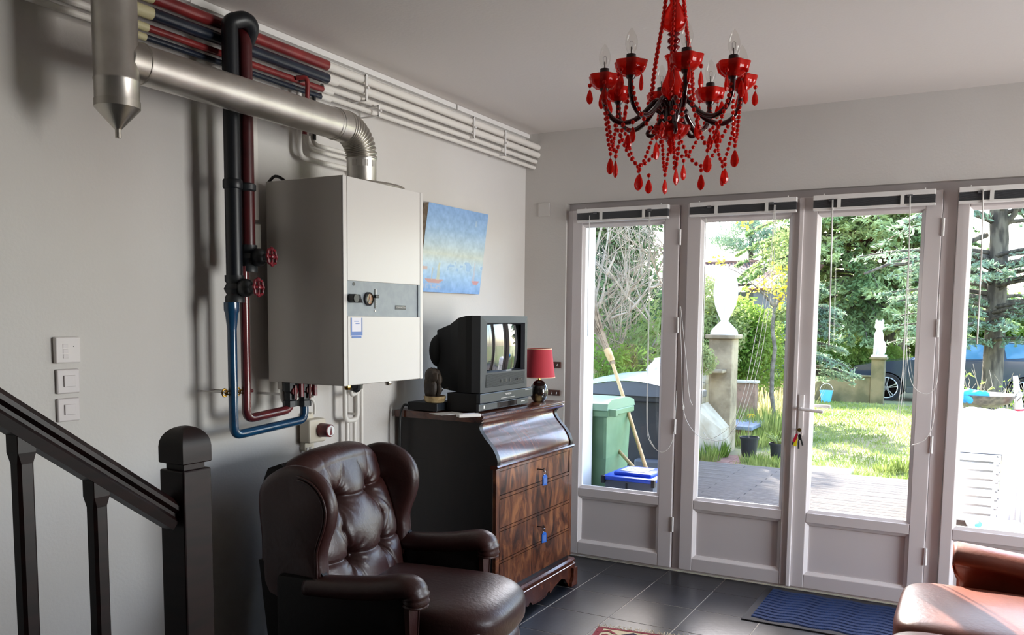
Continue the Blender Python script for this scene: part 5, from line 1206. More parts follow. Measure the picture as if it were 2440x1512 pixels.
# low wall by the car
lw = thing('low_garden_wall', 'long low mossy stone wall in front of the parked car', 'wall', (-.8, p2c.y, -.3))
zlw = A(2000, 893, 19.2).z
obj('masonry', MB().box(-3.4, p2c.x-.135, p2c.y-.10, p2c.y+.10, -.32, zlw-.03, .01), 'mosswall', lw)
for i in range(8): obj('coping_stone', MB().box(-3.4+i*.49, -3.4+i*.49+.48, p2c.y-.13, p2c.y+.13, zlw-.03, zlw+.004*(i % 3), .01), 'mosswall', lw)
# bucket, pots
mk('bucketblue', (96, 186, 232), .4)
bq = G(1968, 958); bk_ = thing('bucket', 'light blue plastic bucket with a raised handle by the low wall', 'bucket', bq)
obj('pail', MB().lathe([(.10, 0), (.135, .25), (.145, .25), (.145, .265), (.128, .265), (.095, .02), (0, .02)], bq, 24), 'bucketblue', bk_, smooth=True, ang=40)
obj('handle', MB().tube([bq+Vector((.14*math.cos(a), 0, .25+.17*math.sin(a))) for a in np.linspace(0, PI, 15)], .006, 6), 'white', bk_)
def pot(px, py, dep, r, h, lab, zb=None):
    q = A(px, py, dep); q.z = zb if zb is not None else gz(q.y); t = thing('plant_pot', lab, 'plant pot', q)
    obj('pot', MB().lathe([(r*.78, 0), (r*.97, h*.88), (r*1.06, h*.88), (r*1.08, h), (r*.98, h), (r*.93, h*.8), (0, h*.78)], q, 26), 'potblack', t, smooth=True, ang=40)
    obj('potting_soil', MB().lathe([(0, h*.79), (r*.92, h*.80)], q, 20, cap=False), 'redstone', t)
    return t, q
t, q = pot(1784, 1086, 10.2, .105, .245, 'black plastic pot with a thin yellow-leaved sapling', -.11)
obj('stem', MB().tube(spline([q+Vector((0, 0, .2)), q+Vector((-.01, 0, .35)), q+Vector((.01, 0, .52))], 4), .003, 6), 'barkpale', t)
for i in range(7):
    a = i*2*PI/7; c = q+Vector((.01+.035*math.cos(a), .02*math.sin(a), .50-.02*math.sin(a*2)))
    obj('leaf', MB().prism([(0, 0), (.012, .02), (.006, .055), (0, .065), (-.006, .055), (-.012, .02)], q+Vector((.01, 0, .52)), (math.sin(a)*.8, math.cos(a)*.5, 0), (math.cos(a), math.sin(a)*.5, -.5+.3*math.sin(a)), (0, .001, .001)), 'yellowleaf', t)
t, q = pot(1853, 1104, 9.85, .095, .225, 'black pot of pale spiky plant at the deck edge', -.11)
sp = MB()
for i in range(26):
    a = rng.random()*2*PI; l_ = .08+.1*rng.random(); d = Vector((math.cos(a), math.sin(a), .5+rng.random())).normalized(); c = q+Vector((0, 0, .19))
    sp.tube([c+d*.03, c+d*l_, c+d*l_*1.4+Vector((0, 0, -.03))], [.006, .008, .001], 5)
obj('spiky_leaves', sp, 'oliveleaf', t, kind='stuff')
# grass tufts on the deck edge
def tuft(px, py, dep, n, r, h, lab, mt='grassleaf', nm='grass_tuft', cat='grass', zb=None, lean=.4, wd=.006):
    q = A(px, py, dep); q.z = gz(q.y) if zb is None else zb; t = thing(nm, lab, cat, q)
    a = rng.random(n)*2*PI; rr = r*np.sqrt(rng.random(n)); hh = h*(.4+.6*rng.random(n)); ln = lean*(rng.random(n)+.2)
    base = np.stack([q.x+rr*np.cos(a), q.y+rr*np.sin(a), np.full(n, q.z)], 1); tip = base+np.stack([np.cos(a+rng.normal(0, .6, n))*ln*hh, np.sin(a+rng.normal(0, .6, n))*ln*hh, hh], 1)
    b_ = rng.random(n)*PI; s2 = np.stack([np.cos(b_)*wd, np.sin(b_)*wd, np.zeros(n)], 1)
    quads('blades', (base+tip)/2, (tip-base)/2, s2, mt, t); return t
tuft(1680, 1095, 9.9, 260, .16, .22, 'tuft of weeds at the foot of the pale stair cheek')
tuft(1705, 1070, 10.2, 200, .14, .25, 'dark grass tuft against the crumbling wall base', 'hedgeleaf')
tuft(1815, 1108, 9.7, 320, .22, .16, 'grass tuft between the two black pots')
tuft(1880, 1108, 9.5, 260, .2, .14, 'grass tuft right of the spiky potted plant')
tuft(1835, 1010, 12.2, 900, .45, .55, 'tall bright grass clump behind the black pots')
tuft(1850, 950, 14.5, 500, .55, .85, 'dry tall grass stalks beside the block wall', 'seedhead')
tuft(1790, 1060, 11.4, 500, .3, .28, 'grass clump behind the pot with the sapling')
tuft(2150, 1128, 9.35, 160, .1, .22, 'tall grass tuft at the deck edge right of the lawn')
tuft(2110, 1130, 9.35, 120, .12, .14, 'low grass tuft at the deck edge')

# bins -----------------------------------------------------------------
mk('bingreen', (110, 148, 112), .45, rgb2=(100, 138, 102), nscale=8); mk('binlid', (132, 166, 140), .3); mk('binblack', (50, 52, 58), .5, rgb2=(42, 44, 50), nscale=4); mk('bingrey', (86, 92, 102), .5); mk('lidblue', (40, 84, 206), .35); mk('lidglass', (150, 170, 190), .2, rgb2=(180, 196, 206), nscale=4)
gbx, gby = .30, 5.62; zd = -.03
gq = A(1452, 965, 5.8); gbx, gby = gq.x-.215, gq.y+.25
gb = thing('wheelie_bin', 'pale green wheeled rubbish bin beside the house wall', 'bin', (gbx, gby, zd))
def taper(x0, x1, y0, y1, z0, z1, k=.86, b=0):
    cx_, cy_ = (x0+x1)/2, (y0+y1)/2; m = MB()
    m.v = [(cx_+(x-cx_)*kk, cy_+(y-cy_)*kk, z) for z, kk in ((z0, k), (z1, 1)) for (x, y) in ((x0, y0), (x1, y0), (x1, y1), (x0, y1))]
    m.f = [(0, 1, 2, 3), (4, 5, 6, 7)]+[(i, (i+1) % 4, 4+(i+1) % 4, 4+i) for i in range(4)]; return m
hw = .19
obj('body', taper(gbx-hw, gbx+hw, gby-.22, gby+.22, zd+.04, .86), 'bingreen', gb)
obj('rim', MB().box(gbx-hw-.02, gbx+hw+.02, gby-.25, gby+.24, .84, .885, .008), 'bingreen', gb)
obj('lid', MB().prism([(-.26, .885), (.26, .885), (.24, .93), (.12, .955), (-.18, .955), (-.25, .93)], (gbx-hw-.015, gby, 0), (0, 1, 0), (0, 0, 1), (2*hw+.03, 0, 0)), 'binlid', gb, smooth=True, ang=40)
obj('handle', MB().box(gbx+hw, gbx+hw+.07, gby-.24, gby-.20, .845, .895, .006), 'bingreen', gb)
for s_ in (-1, 1): obj('side_rib', MB().box(gbx+s_*(hw-.01)-.012, gbx+s_*(hw-.01)+.012, gby-.235, gby-.19, .55, .84, .004), 'bingreen', gb)
for y in (gby+.18,): obj('wheel', MB().lathe([(.09, -.22), (.09, .22)], (gbx, y, zd+.09), 20, (1, 0, 0)), 'black', gb)
cq = A(1505, 930, 6.75)
ct = thing('waste_container', 'large black waste container with a domed lid behind the green bin', 'bin', (cq.x, cq.y+.3, zd))
cx0, cx1, cy0, cy1 = cq.x-.36, cq.x+.36, cq.y, cq.y+.7
zrim = A(1505, 940, 6.75).z
obj('body', taper(cx0, cx1, cy0, cy1, zd+.12, zrim, .88), 'binblack', ct)
obj('rim', MB().box(cx0-.03, cx1+.03, cy0-.04, cy1+.03, zrim-.05, zrim+.01, .01), 'binblack', ct)
obj('front_lip', MB().box(cx0-.03, cx0+.28, cy0-.06, cy0-.03, zrim-.0, zrim+.05, .01), 'bingreen', ct, label='green lip of the lid')
obj('lid', MB().grid(lambda u, v: (cx0-.04+(cx1-cx0+.08)*u, cy0-.08+(cy1-cy0+.12)*v, zrim+.055+.06*math.sin(PI*min(1, u*1.0))*1+.05*math.sin(PI*v)), 20, 14), 'lidglass', ct, smooth=True)
obj('lid_skirt', MB().prism([(0, .0), (cx1-cx0+.06, 0), (cx1-cx0+.06, .055)]+[((cx1-cx0+.06)*(1-k/10), .055+.055*math.sin(PI*k/10)) for k in range(1, 10)]+[(0, .055)], (cx0-.03, cy0-.07, zrim), (1, 0, 0), (0, 0, 1), (0, .02, 0)), 'bingrey', ct)
obj('base_panel', MB().box(cq.x+.05, cx1-.02, cy0-.06, cy0+.02, zd, .42, .02), 'bingrey', ct)
for x, y in ((cx0+.1, cy0+.1), (cx1-.1, cy0+.1)): obj('castor', MB().lathe([(.06, -.02), (.06, .02)], (x, y, zd+.06), 14, (0, 1, 0)), 'black', ct)
sq = A(1502, 1150, 5.55); sx_, sy_ = sq.x, sq.y+.12
zl2 = A(1502, 1138, 5.6).z
sbn = thing('recycling_box', 'small grey bin with a bright blue lid in front of the green bin', 'bin', (sx_, sy_, zd))
obj('body', taper(sx_-.165, sx_+.165, sy_-.15, sy_+.15, zd, zl2, .86), 'bingrey', sbn)
obj('rib', MB().box(sx_-.02, sx_-.01, sy_-.155, sy_-.14, zl2-.1, zl2-.02), 'black', sbn)
ld_ = obj('lid', MB().box(sx_-.18, sx_+.18, sy_-.17, sy_+.17, zl2-.01, zl2+.02, .012).box(sx_-.12, sx_+.14, sy_-.12, sy_+.13, zl2+.018, zl2+.045, .012), 'lidblue', sbn, smooth=True, ang=40, label='bright blue lid')
mk('lidlabel', (196, 196, 186), .6, rgb2=(120, 122, 118), nscale=40)
obj('lid_label', MB().box(sx_-.09, sx_+.09, sy_-.09, sy_+.09, zl2+.045, zl2+.047), 'lidlabel', ld_)
for s_ in (-1, 1): obj('clip', MB().box(sx_+s_*.17-.012, sx_+s_*.17+.012, sy_-.18, sy_-.15, zl2-.03, zl2+.02, .004), 'black', sbn)
# broom and stick
mk('broomwood', (214, 184, 138), .6, rgb2=(196, 164, 116), nscale=20)
ba, bbm, bt_ = A(1541, 1120, 6.0), A(1458, 860, 6.35), A(1433, 800, 6.4)
foot_ = A(1560, 1180, 5.95); foot_.z = zd
br = thing('broom', 'besom broom leaning handle-down against the black waste container', 'broom', foot_)
obj('handle', MB().tube([foot_, ba, bbm], .0135, 10), 'broomwood', br, smooth=True, ang=40)
bd_ = (bt_-bbm).normalized(); tw = MB()
for i in range(140):
    o_ = randvec(1)[0]; o1 = Vector(o_)*.018; o2 = Vector(randvec(1)[0])*.05
    l_ = random.uniform(.3, .48); tw.tube([bbm-bd_*.02+o1, bbm+bd_*l_*.5+o1*1.3, bbm+bd_*l_+o2], [.003, .0025, .001], 4)
obj('bristles', tw, 'barkpale', br, kind='stuff', label='straw bristles')
obj('binding', MB().lathe([(.024, 0), (.028, .06), (.026, .1)], bbm, 14, bd_), 'broomwood', br)
s0, s1p = A(1455, 1052, 6.15), A(1530, 1135, 5.95); e2 = s1p+(s1p-s0).normalized()*.2; e2.z = max(e2.z, zd)
single('wooden_stick', 'short wooden pole leaning between the green bin and the container', 'pole', MB().tube([s0, s1p, s1p+(s1p-s0)*((s1p.z-zd)/(s0.z-s1p.z))], .013, 10), 'broomwood', smooth=True)
mk('plasticbag', (236, 238, 244), .4, bump=.6, bscale=12)
bgq = A(1570, 890, 7.6)
single('plastic_bag', 'crumpled white plastic bag behind the waste container lid', 'bag', MB().ell((bgq.x, bgq.y, bgq.z-.02), (.09, .09, .17), 18, 14, .8, lambda v, q: (v.x+.02*math.sin(v.z*40), v.y+.02*math.cos(v.z*33+v.x*30), v.z+.01*math.sin(v.x*60))), 'plasticbag')
single('storage_trunk', 'dark wooden trunk standing behind the waste container', 'box', MB().box(bgq.x-.5, bgq.x+.1, bgq.y-.25, bgq.y+.3, gz(8), bgq.z-.175, .01), 'darkwood')

# white garden furniture by the fourth door ------------------------------
mk('plasticwhite', (240, 240, 240), .4)
ca = P(2262, 1228, 1, 7.25); cx_l = A(2255, 1100, 6.4).x; cx_r = A(2362, 1100, 6.55).x
zz0 = .02
lg = None
def seatstack(z, idx):
    m = MB(); x0, x1, y0, y1 = cx_l, cx_r+.06, 7.2, 7.72
    # shallow tray with turned-down rounded rim: front edge lower in the middle
    m.grid(lambda u, v: (x0+(x1-x0)*u, y0+(y1-y0)*v, z+.036-.012*math.sin(PI*u)*math.sin(PI*v)), 10, 6)
    m.box(x0, x1-.03, y0-.004, y0+.006, z-.010, z+.041, .004).box(x0, x1-.03, y1-.006, y1+.004, z-.010, z+.041, .004).box(x1-.012, x1, y0+.03, y1-.03, z-.02, z+.036, .003)
    return m
labs = ['lowest', 'second from the bottom', 'third from the bottom', 'fourth from the bottom', 'fourth from the top', 'third from the top', 'second from the top', 'topmost']
for i in range(8):
    z = .035+i*.0655
    t = thing('plastic_stool', 'white plastic garden stool, %s of the stack outside the fourth door' % labs[i], 'stool', ((cx_l+cx_r)/2, 7.45, z-.03), 'stacked white plastic garden stools')
    obj('seat_shell', seatstack(z, i), 'plasticwhite', t, smooth=True, ang=40)
    for (a, b_) in ((cx_l+.02, 7.24), (cx_r+.03, 7.24), (cx_l+.02, 7.68), (cx_r+.03, 7.68)): obj('leg', MB().box(a-.018, a+.018, b_-.018, b_+.018, z-.031, z+.02, .004), 'plasticwhite', t)
wx0, wx1 = cx_r+.0, A(2440, 1100, 6.7).x+.25
tb_ = thing('folding_table', 'white plastic folding table standing folded beside the stacked seats', 'table', (wx0+.2, 7.35, zd))
obj('table_top', MB().box(wx0+.065, wx1, 7.30, 7.34, zd, .80, .01), 'plasticwhite', tb_)
for i in range(4): obj('leg', MB().box(wx0+.14+.035*i, wx0+.155+.035*i, 7.262, 7.30, .02, .5, .003), 'plasticwhite', tb_)
zt_ = A(2340, 975, 6.7).z
single('draped_sheet', 'crumpled white sheet heaped on the stacked garden seats', 'sheet', MB().ell(((cx_l+wx1)/2-.03, 7.47, .60), ((wx1-cx_l)/2+.02, .24, .03+max(.1, zt_-.62)), 48, 30, .45, lambda v, q: (v.x+.012*math.sin(v.z*50+v.y*30), v.y+.02*math.sin(v.x*35), max(v.z+.012*math.sin(v.x*28+v.y*19), .535))), 'plasticbag', smooth=True)
# barbecue bowl
mk('bbqmetal', (92, 92, 90), .4, metal=.5, rgb2=(130, 128, 120), nscale=22)
bc = A(2338, 946, 8.0); 
bq_ = thing('barbecue', 'round dark metal barbecue bowl on thin legs beyond the white sheet', 'barbecue', (bc.x, bc.y, gz(8)))
rB = .29
bz0 = zd
obj('bowl', MB().lathe([(.0, -.10), (.14, -.085), (.24, -.04), (rB, .03), (rB+.012, .035), (rB-.01, .03), (.23, -.03), (0, -.085)], (bc.x, bc.y, bc.z), 36), 'bbqmetal', bq_, smooth=True, ang=40)
for a in (.5, 2.6, 4.7): obj('leg', MB().tube([(bc.x+.15*math.cos(a), bc.y+.15*math.sin(a), bc.z-.08), (bc.x+.27*math.cos(a), bc.y+.27*math.sin(a), bz0)], .009, 8), 'bbqmetal', bq_)
obj('side_handle', MB().tube(spline([(bc.x+rB-.02, bc.y-.03, bc.z+.03), (bc.x+rB+.01, bc.y-.05, bc.z+.075), (bc.x+rB+.03, bc.y-.06, bc.z+.03), (bc.x+rB, bc.y-.03, bc.z-.02)], 4), .007, 6), 'steel', bq_)
tq = A(2300, 938, 7.85)
mk('clothblue', (40, 150, 216), .7)
single('blue_cloth', 'crumpled bright blue cloth lying in the barbecue bowl', 'cloth', MB().ell((tq.x+.04, tq.y+.05, bc.z+.02), (.15, .08, .06), 30, 20, .9, lambda v, q: (v.x+.014*math.sin(v.z*70+v.y*40), v.y+.012*math.sin(v.x*60), v.z+.013*math.sin(v.x*55+2)*math.cos(v.y*60))), 'clothblue', smooth=True)
pq = A(2416, 1000, 7.9)
ps = thing('folded_parasol', 'narrow folded white parasol with a red strap beside the barbecue', 'parasol', (pq.x+.03, pq.y, zd))
obj('canopy', MB().tube([(pq.x+.10, pq.y, .30), (pq.x+.06, pq.y, .55), (pq.x-.01, pq.y, 1.02)], [.035, .05, .02], 10), 'plasticwhite', ps, smooth=True)
obj('strap', MB().tube([(pq.x+.055, pq.y, .60), (pq.x+.04, pq.y, .72)], [.054, .048], 12), 'redtag', ps, label='red strap')
obj('pole', MB().tube([(pq.x+.14, pq.y, zd), (pq.x+.10, pq.y, .31)], .012, 8), 'white', ps)
# red box
rq = A(2432, 1240, 6.3); mk('boxwhite', (232, 226, 226), .5); mk('boxpic', (128, 70, 92), .5, rgb2=(220, 170, 140), nscale=6, nlo=.55, nhi=.62)
rx0, ry0 = A(2426, 1190, 6.45).x, A(2426, 1190, 6.45).y
zr1 = A(2430, 1138, 6.45).z
cb = thing('printed_carton', 'tall printed carton with red lettering at the right edge outside', 'box', (rx0+.12, ry0+.1, zd))
obj('carton', MB().box(rx0, rx0+.25, ry0, ry0+.2, zd, zr1, .003), 'boxwhite', cb)
obj('printed_face', MB().box(rx0+.012, rx0+.24, ry0-.002, ry0, zd+.05, zr1-.12), 'boxpic', cb)
text('red_lettering', 'SUN', .07, (rx0+.085, ry0-.003, zr1-.06), (1, 0, 0), (0, 0, 1), 'redtag', cb, .0005)
wq = A(2370, 1262, 6.1); wb = thing('cushion_bag', 'white plastic bag with a blue print on the deck under the seats', 'bag', (wq.x, wq.y, zd))
obj('bag', MB().ell((wq.x, wq.y, zd+.075), (.18, .12, .08), 30, 18, .8, lambda v, q: (v.x+.012*math.sin(v.z*60+v.y*30), v.y, v.z+.01*math.sin(v.x*40))), 'plasticbag', wb, smooth=True)
obj('blue_print', MB().ell((wq.x-.09, wq.y-.06, zd+.10), (.045, .04, .035), 16, 10), 'bucketblue', wb, smooth=True)

# car --------------------------------------------------------------------
mk('carpaint', (46, 58, 74), .25, metal=.35, coat=.6); mk('carlower', (74, 78, 80), .35, metal=.3, coat=.3); mk('carglass', (60, 110, 140), .06, coat=1); mk('tyre', (26, 26, 28), .8); mk('alloy', (206, 208, 212), .25, metal=.8)
wf_ = A(2112, 925, 19.9); cxf = wf_.x; cyn = wf_.y; zg = gz(cyn)-.02
def car():
    t = thing('parked_car', 'dark blue-grey car parked behind the low wall and the big tree trunk', 'car', (cxf+1.4, cyn+.9, zg))
    W_ = 1.74; r = .33
    body = [(-.86, .35), (-.84, .62), (-.70, .80), (-.2, .90), (.35, .97), (3.35, 1.02), (3.62, .92), (3.66, .5), (3.60, .30)]
    def arch(cx0): return [(cx0+.38*math.cos(a), .32+.38*math.sin(a)) for a in np.linspace(0, PI, 12)]
    low = [(3.2, .24)] + [(2.75+.38*math.cos(a), .30+.38*math.sin(a)) for a in np.linspace(0, PI, 12)] + [(.40, .24)] + [(.38*math.cos(a), .30+.38*math.sin(a)) for a in np.linspace(0, PI, 12)] + [(-.5, .24)]
    poly = body+low
    m = MB(); n = len(poly)
    for (yy2, k) in ((0.06, .97), (0, 1.0), (W_, 1.0), (W_-.06, .97)): pass
    lay = [(0.0, 0.0), (W_, 0.0)]
    m.prism([(cxf+x, zg+z) for x, z in poly], (0, cyn, 0), (1, 0, 0), (0, 0, 1), (0, W_, 0))
    obj('body', m, 'carpaint', t)
    obj('door_panel', MB().box(cxf+.62, cxf+1.50, cyn-.012, cyn, zg+.36, zg+.96, .01), 'carpaint', t); obj('door_panel', MB().box(cxf+1.515, cxf+2.30, cyn-.012, cyn, zg+.36, zg+.97, .01), 'carpaint', t)
    obj('sill', MB().box(cxf+.42, cxf+2.34, cyn-.02, cyn, zg+.22, zg+.36, .01), 'carlower', t)
    gh = [(.42, .96), (1.10, 1.36), (1.45, 1.45), (2.2, 1.47), (2.9, 1.40), (3.45, 1.05), (3.4, .98)]
    m = MB(); a = [(cxf+x, cyn+.04+(z-.96)*.30, zg+z) for x, z in gh]; b_ = [(cxf+x, cyn+W_-.04-(z-.96)*.30, zg+z) for x, z in gh]; n = len(gh)
    m.add(a+b_, [tuple(range(n)), tuple(range(n, 2*n))]+[(i, (i+1) % n, n+(i+1) % n, n+i) for i in range(n)])
    obj('cabin', m, 'carpaint', t)
    def side(poly2, nm, mt):
        m = MB(); a = [(cxf+x, cyn+.032+(z-.96)*.30, zg+z) for x, z in poly2]; b_ = [(p[0], p[1]+.012, p[2]) for p in a]; n = len(a)
        m.add(a+b_, [tuple(range(n)), tuple(range(n, 2*n))]+[(i, (i+1) % n, n+(i+1) % n, n+i) for i in range(n)]); obj(nm, m, mt, t)
    side([(.62, 1.0), (1.16, 1.32), (1.46, 1.39), (1.47, 1.02)], 'side_window', 'carglass'); side([(1.53, 1.02), (1.52, 1.395), (2.2, 1.41), (2.3, 1.04)], 'side_window', 'carglass'); side([(2.38, 1.05), (2.30, 1.40), (2.72, 1.36), (2.95, 1.10)], 'side_window', 'carglass')
    side([(.50, .985), (1.12, 1.345), (1.46, 1.42), (2.2, 1.44), (2.78, 1.385), (2.78, 1.375), (2.2, 1.425), (1.46, 1.405), (1.13, 1.33), (.56, .985)], 'window_trim', 'chrome')
    ws = MB(); q = [(.45, .975, .10), (1.08, 1.345, .16), (1.08, 1.345, W_-.16), (.45, .975, W_-.10)]; ws.add([(cxf+x-.01, cyn+y, zg+z+.006) for x, z, y in q]+[(cxf+x, cyn+y, zg+z) for x, z, y in q], [(0, 1, 2, 3), (4, 5, 6, 7), (0, 1, 5, 4), (2, 3, 7, 6), (1, 2, 6, 5), (0, 3, 7, 4)]); obj('windscreen', ws, 'carglass', t)
    obj('door_mirror', MB().ell((cxf+.80, cyn-.10, zg+1.03), (.08, .09, .06), 12, 8), 'chrome', t, smooth=True)
    obj('headlamp', MB().ell((cxf-.74, cyn+.12, zg+.68), (.10, .12, .07), 12, 8), 'chrome', t, smooth=True)
    for x in (0, 2.75):
        w_ = obj('wheel', MB().lathe([(r, -.0), (r, .2), (.22, .2), (.22, .0)], (cxf+x, cyn+.0, zg+r-.01), 30, (0, 1, 0)).lathe([(r-.02, -.012), (r, 0)], (cxf+x, cyn, zg+r-.01), 30, (0, 1, 0), cap=False), 'tyre', t, smooth=True, ang=40)
        sp_ = MB().lathe([(.225, -.012), (.235, -.02), (.245, -.012), (.235, 0)], (cxf+x, cyn, zg+r-.01), 30, (0, 1, 0), cap=False).lathe([(.0, -.02), (.05, -.018), (.05, 0)], (cxf+x, cyn, zg+r-.01), 14, (0, 1, 0), cap=False)
        for k in range(5):
            for dd in (-.09, .09):
                a = 2*PI*k/5+.3; sp_.bar((cxf+x+.03*math.cos(a+dd), cyn-.012, zg+r-.01+.03*math.sin(a+dd)), (cxf+x+.23*math.cos(a+dd*1.6), cyn-.012, zg+r-.01+.23*math.sin(a+dd*1.6)), .02, .02, (0, 1, 0))
        obj('alloy_spokes', sp_, 'alloy', w_)
    obj('wheel', MB().lathe([(r, 0), (r, .2)], (cxf, cyn+W_-.2, zg+r-.01), 24, (0, 1, 0)), 'tyre', t); obj('wheel', MB().lathe([(r, 0), (r, .2)], (cxf+2.75, cyn+W_-.2, zg+r-.01), 24, (0, 1, 0)), 'tyre', t)
car()
# ================================================================== vegetation
def leafcloud(name, cl, n, ln, wd, mt, par, shell=.75, updir=None):
    """clumps: list of (centre, radii); n leaves in all, mostly near each clump's surface"""
    vol = np.array([r[0]*r[1]+r[1]*r[2]+r[0]*r[2] for c, r in cl]); cnt = np.maximum(1, (n*vol/vol.sum()).astype(int)); P_ = []
    for (c, r), k in zip(cl, cnt):
        d = randvec(k); rr = shell+(1.08-shell)*rng.random(k)**.7; rr *= 1+.12*np.sin(d[:, 0]*9+c[0]*5)*np.sin(d[:, 2]*8+c[1]*3)
        P_.append(np.array(c)+d*rr[:, None]*np.array(r))
    P_ = np.concatenate(P_); k = len(P_); a = randvec(k)
    if updir is not None: a = a*.7+np.array(updir); a /= np.linalg.norm(a, axis=1)[:, None]
    b_ = np.cross(a, randvec(k)); b_ /= np.linalg.norm(b_, axis=1)[:, None]; s = (.6+.8*rng.random(k))[:, None]
    return quads(name, P_, a*ln*s, b_*wd*s, mt, par)
def clumps(c, R_, n, r0, r1):
    out = []
    for i in range(n):
        d = randvec(1)[0]; q = rng.random()**.45; out.append(((c[0]+d[0]*R_[0]*q, c[1]+d[1]*R_[1]*q, c[2]+d[2]*R_[2]*q), (r0+(r1-r0)*rng.random(),)*3))
    return out
def branchmesh(p0, p1, r0, r1, wig=.1, n=6):
    pts = [Vector(p0).lerp(Vector(p1), i/n) for i in range(n+1)]; L_ = (Vector(p1)-Vector(p0)).length
    for i in range(1, n): pts[i] += Vector(randvec(1)[0])*wig*L_*.25
    return pts, [r0+(r1-r0)*i/n for i in range(n+1)]
def tree(nm, lab, cat, base, h, r, bark='bark', lean=(0, 0), group=None):
    t = thing(nm, lab, cat, base, group)
    b0 = Vector(base); pts = [b0+Vector((lean[0]*k/6, lean[1]*k/6, h*k/6)) for k in range(7)]
    for i in range(1, 6): pts[i] += Vector((random.uniform(-1, 1), random.uniform(-1, 1), 0))*r*.35
    obj('trunk', MB().tube([b0-Vector((0, 0, .1))]+pts, [r*1.35]+[r*(1.1-.5*k/6) for k in range(7)], 14), bark, t, smooth=True)
    return t
# drooping conifer
def conifer(t, cx_, cy_, z0, z1, R0, R1, nb, mt, ln=.10, wd=.022, nsp=26, droop=.45, bark='bark', squash=1, arc=(0, 2*PI), lo=0):
    C_, S1, S2 = [], [], []
    bm_ = MB()
    for i in range(nb):
        f = rng.random(); z = z0+(z1-z0)*f; L_ = (R0+(R1-R0)*f)*(.75+.35*rng.random()); a = arc[0]+(arc[1]-arc[0])*rng.random(); d = np.array([math.cos(a), math.sin(a)*squash, 0])
        m = 7; pts = []
        for k in range(m+1):
            s = k/m; pts.append(np.array([cx_, cy_, z])+d*L_*s+np.array([0, 0, L_*(.22*s-droop*s*s)]))
        bm_.tube([Vector(p) for p in pts], [.035*(1-.85*k/m)+.004 for k in range(m+1)], 5)
        side = np.array([-d[1], d[0], 0])
        for k in range(nsp):
            s = .25+.78*rng.random(); q = min(int(s*m), m-1); fr_ = s*m-q; p = pts[q]*(1-fr_)+pts[min(q+1, m)]*fr_
            sg = 1 if rng.random() < .5 else -1; sl = (.18+.35*rng.random())*(1.15-s)*L_*.55+.08
            dv = d*.55+side*sg*.8+np.array([0, 0, -.10-.3*rng.random()]); dv /= np.linalg.norm(dv)
            nn = 9; tt = rng.random(nn)[:, None]*sl
            pp = p+dv*tt+np.array([0, 0, -1])*(tt**2)*.25+rng.normal(0, .02, (nn, 3))
            C_.append(pp); av = dv*.8+rng.normal(0, .45, (nn, 3)); av /= np.linalg.norm(av, axis=1)[:, None]; S1.append(av*ln*(.6+.7*rng.random((nn, 1))))
            bv = np.cross(av, rng.normal(0, 1, (nn, 3))*[.5, .5, 1.4]); bv /= np.linalg.norm(bv, axis=1)[:, None]; S2.append(bv*wd)
    obj('branches', bm_, bark, t, smooth=True, kind='stuff')
    quads('needle_foliage', np.concatenate(C_), np.concatenate(S1), np.concatenate(S2), mt, t)
# great cedar behind the pillar (door 3)
cb_ = A(2132, 850, 24.5); cb_.z = gz(cb_.y)
cd_ = tree('cedar_tree', 'large spreading cedar with drooping pale green branches beyond the wall', 'tree', cb_, 8.5, .30, lean=(-.3, 0))
conifer(cd_, cb_.x-.9, cb_.y-1.0, 1.2, 9.0, 3.9, 1.6, 470, 'cedarleaf', .095, .034, 34, .38, squash=.8)
# pine-like small cedar leaning in from the right side of door 2
c6 = A(1905, 900, 14.5); c6.z = gz(c6.y)
t6 = tree('young_cedar', 'blue-green young cedar at the right of the second door view', 'tree', c6, 2.4, .05)
conifer(t6, c6.x, c6.y, .5, 2.5, 1.0, .3, 60, 'bluecedar', .05, .012, 22, .35)
# big trunk in door 4
tt_ = A(2364, 900, 13.5); tt_.z = gz(tt_.y)
t7 = tree('tall_fir_tree', 'tall tree with a thick grey trunk seen through the fourth door', 'tree', tt_, 9, .145, lean=(-.15, 0))
lm = MB()
for (a, b_, r0, r1) in (((2366, 590, 13.5), (2440, 470, 13.0), .06, .03), ((2350, 560, 13.5), (2060, 652, 12.5), .045, .018), ((2372, 640, 13.5), (2480, 600, 13), .045, .02), ((2360, 700, 13.5), (2470, 640, 12.5), .03, .012), ((2355, 640, 13.5), (2200, 560, 13.5), .03, .01)):
    pts, rr = branchmesh(A(*a), A(*b_), r0, r1); lm.tube(pts, rr, 8)
obj('limbs', lm, 'bark', t7, smooth=True, kind='stuff')
conifer(t7, tt_.x-.1, tt_.y, 1.15, 2.6, 1.5, 1.9, 60, 'bluecedar', .05, .014, 26, .22)
conifer(t7, tt_.x-.1, tt_.y, 3.0, 8.5, 2.4, 1.2, 110, 'bluecedar', .07, .02, 24, .3)
# pine behind the roof
p3 = A(1786, 760, 33); p3.z = gz(33)
t8 = tree('pine_tree', 'tall thin-trunked pine against the sky above the tiled roof', 'tree', p3, 7, .12)
leafcloud('pine_foliage', [((p3.x+dx_, p3.y, z_), (rx_, 1.1, .33)) for dx_, z_, rx_ in ((-.2, 5.1, 1.0), (.7, 4.75, .9), (-1.0, 4.6, .8), (.1, 4.3, 1.3), (1.6, 4.9, .7), (-.1, 5.6, .7), (2.0, 4.3, .8))], 5200, .13, .02, 'bluecedar', t8, .2)
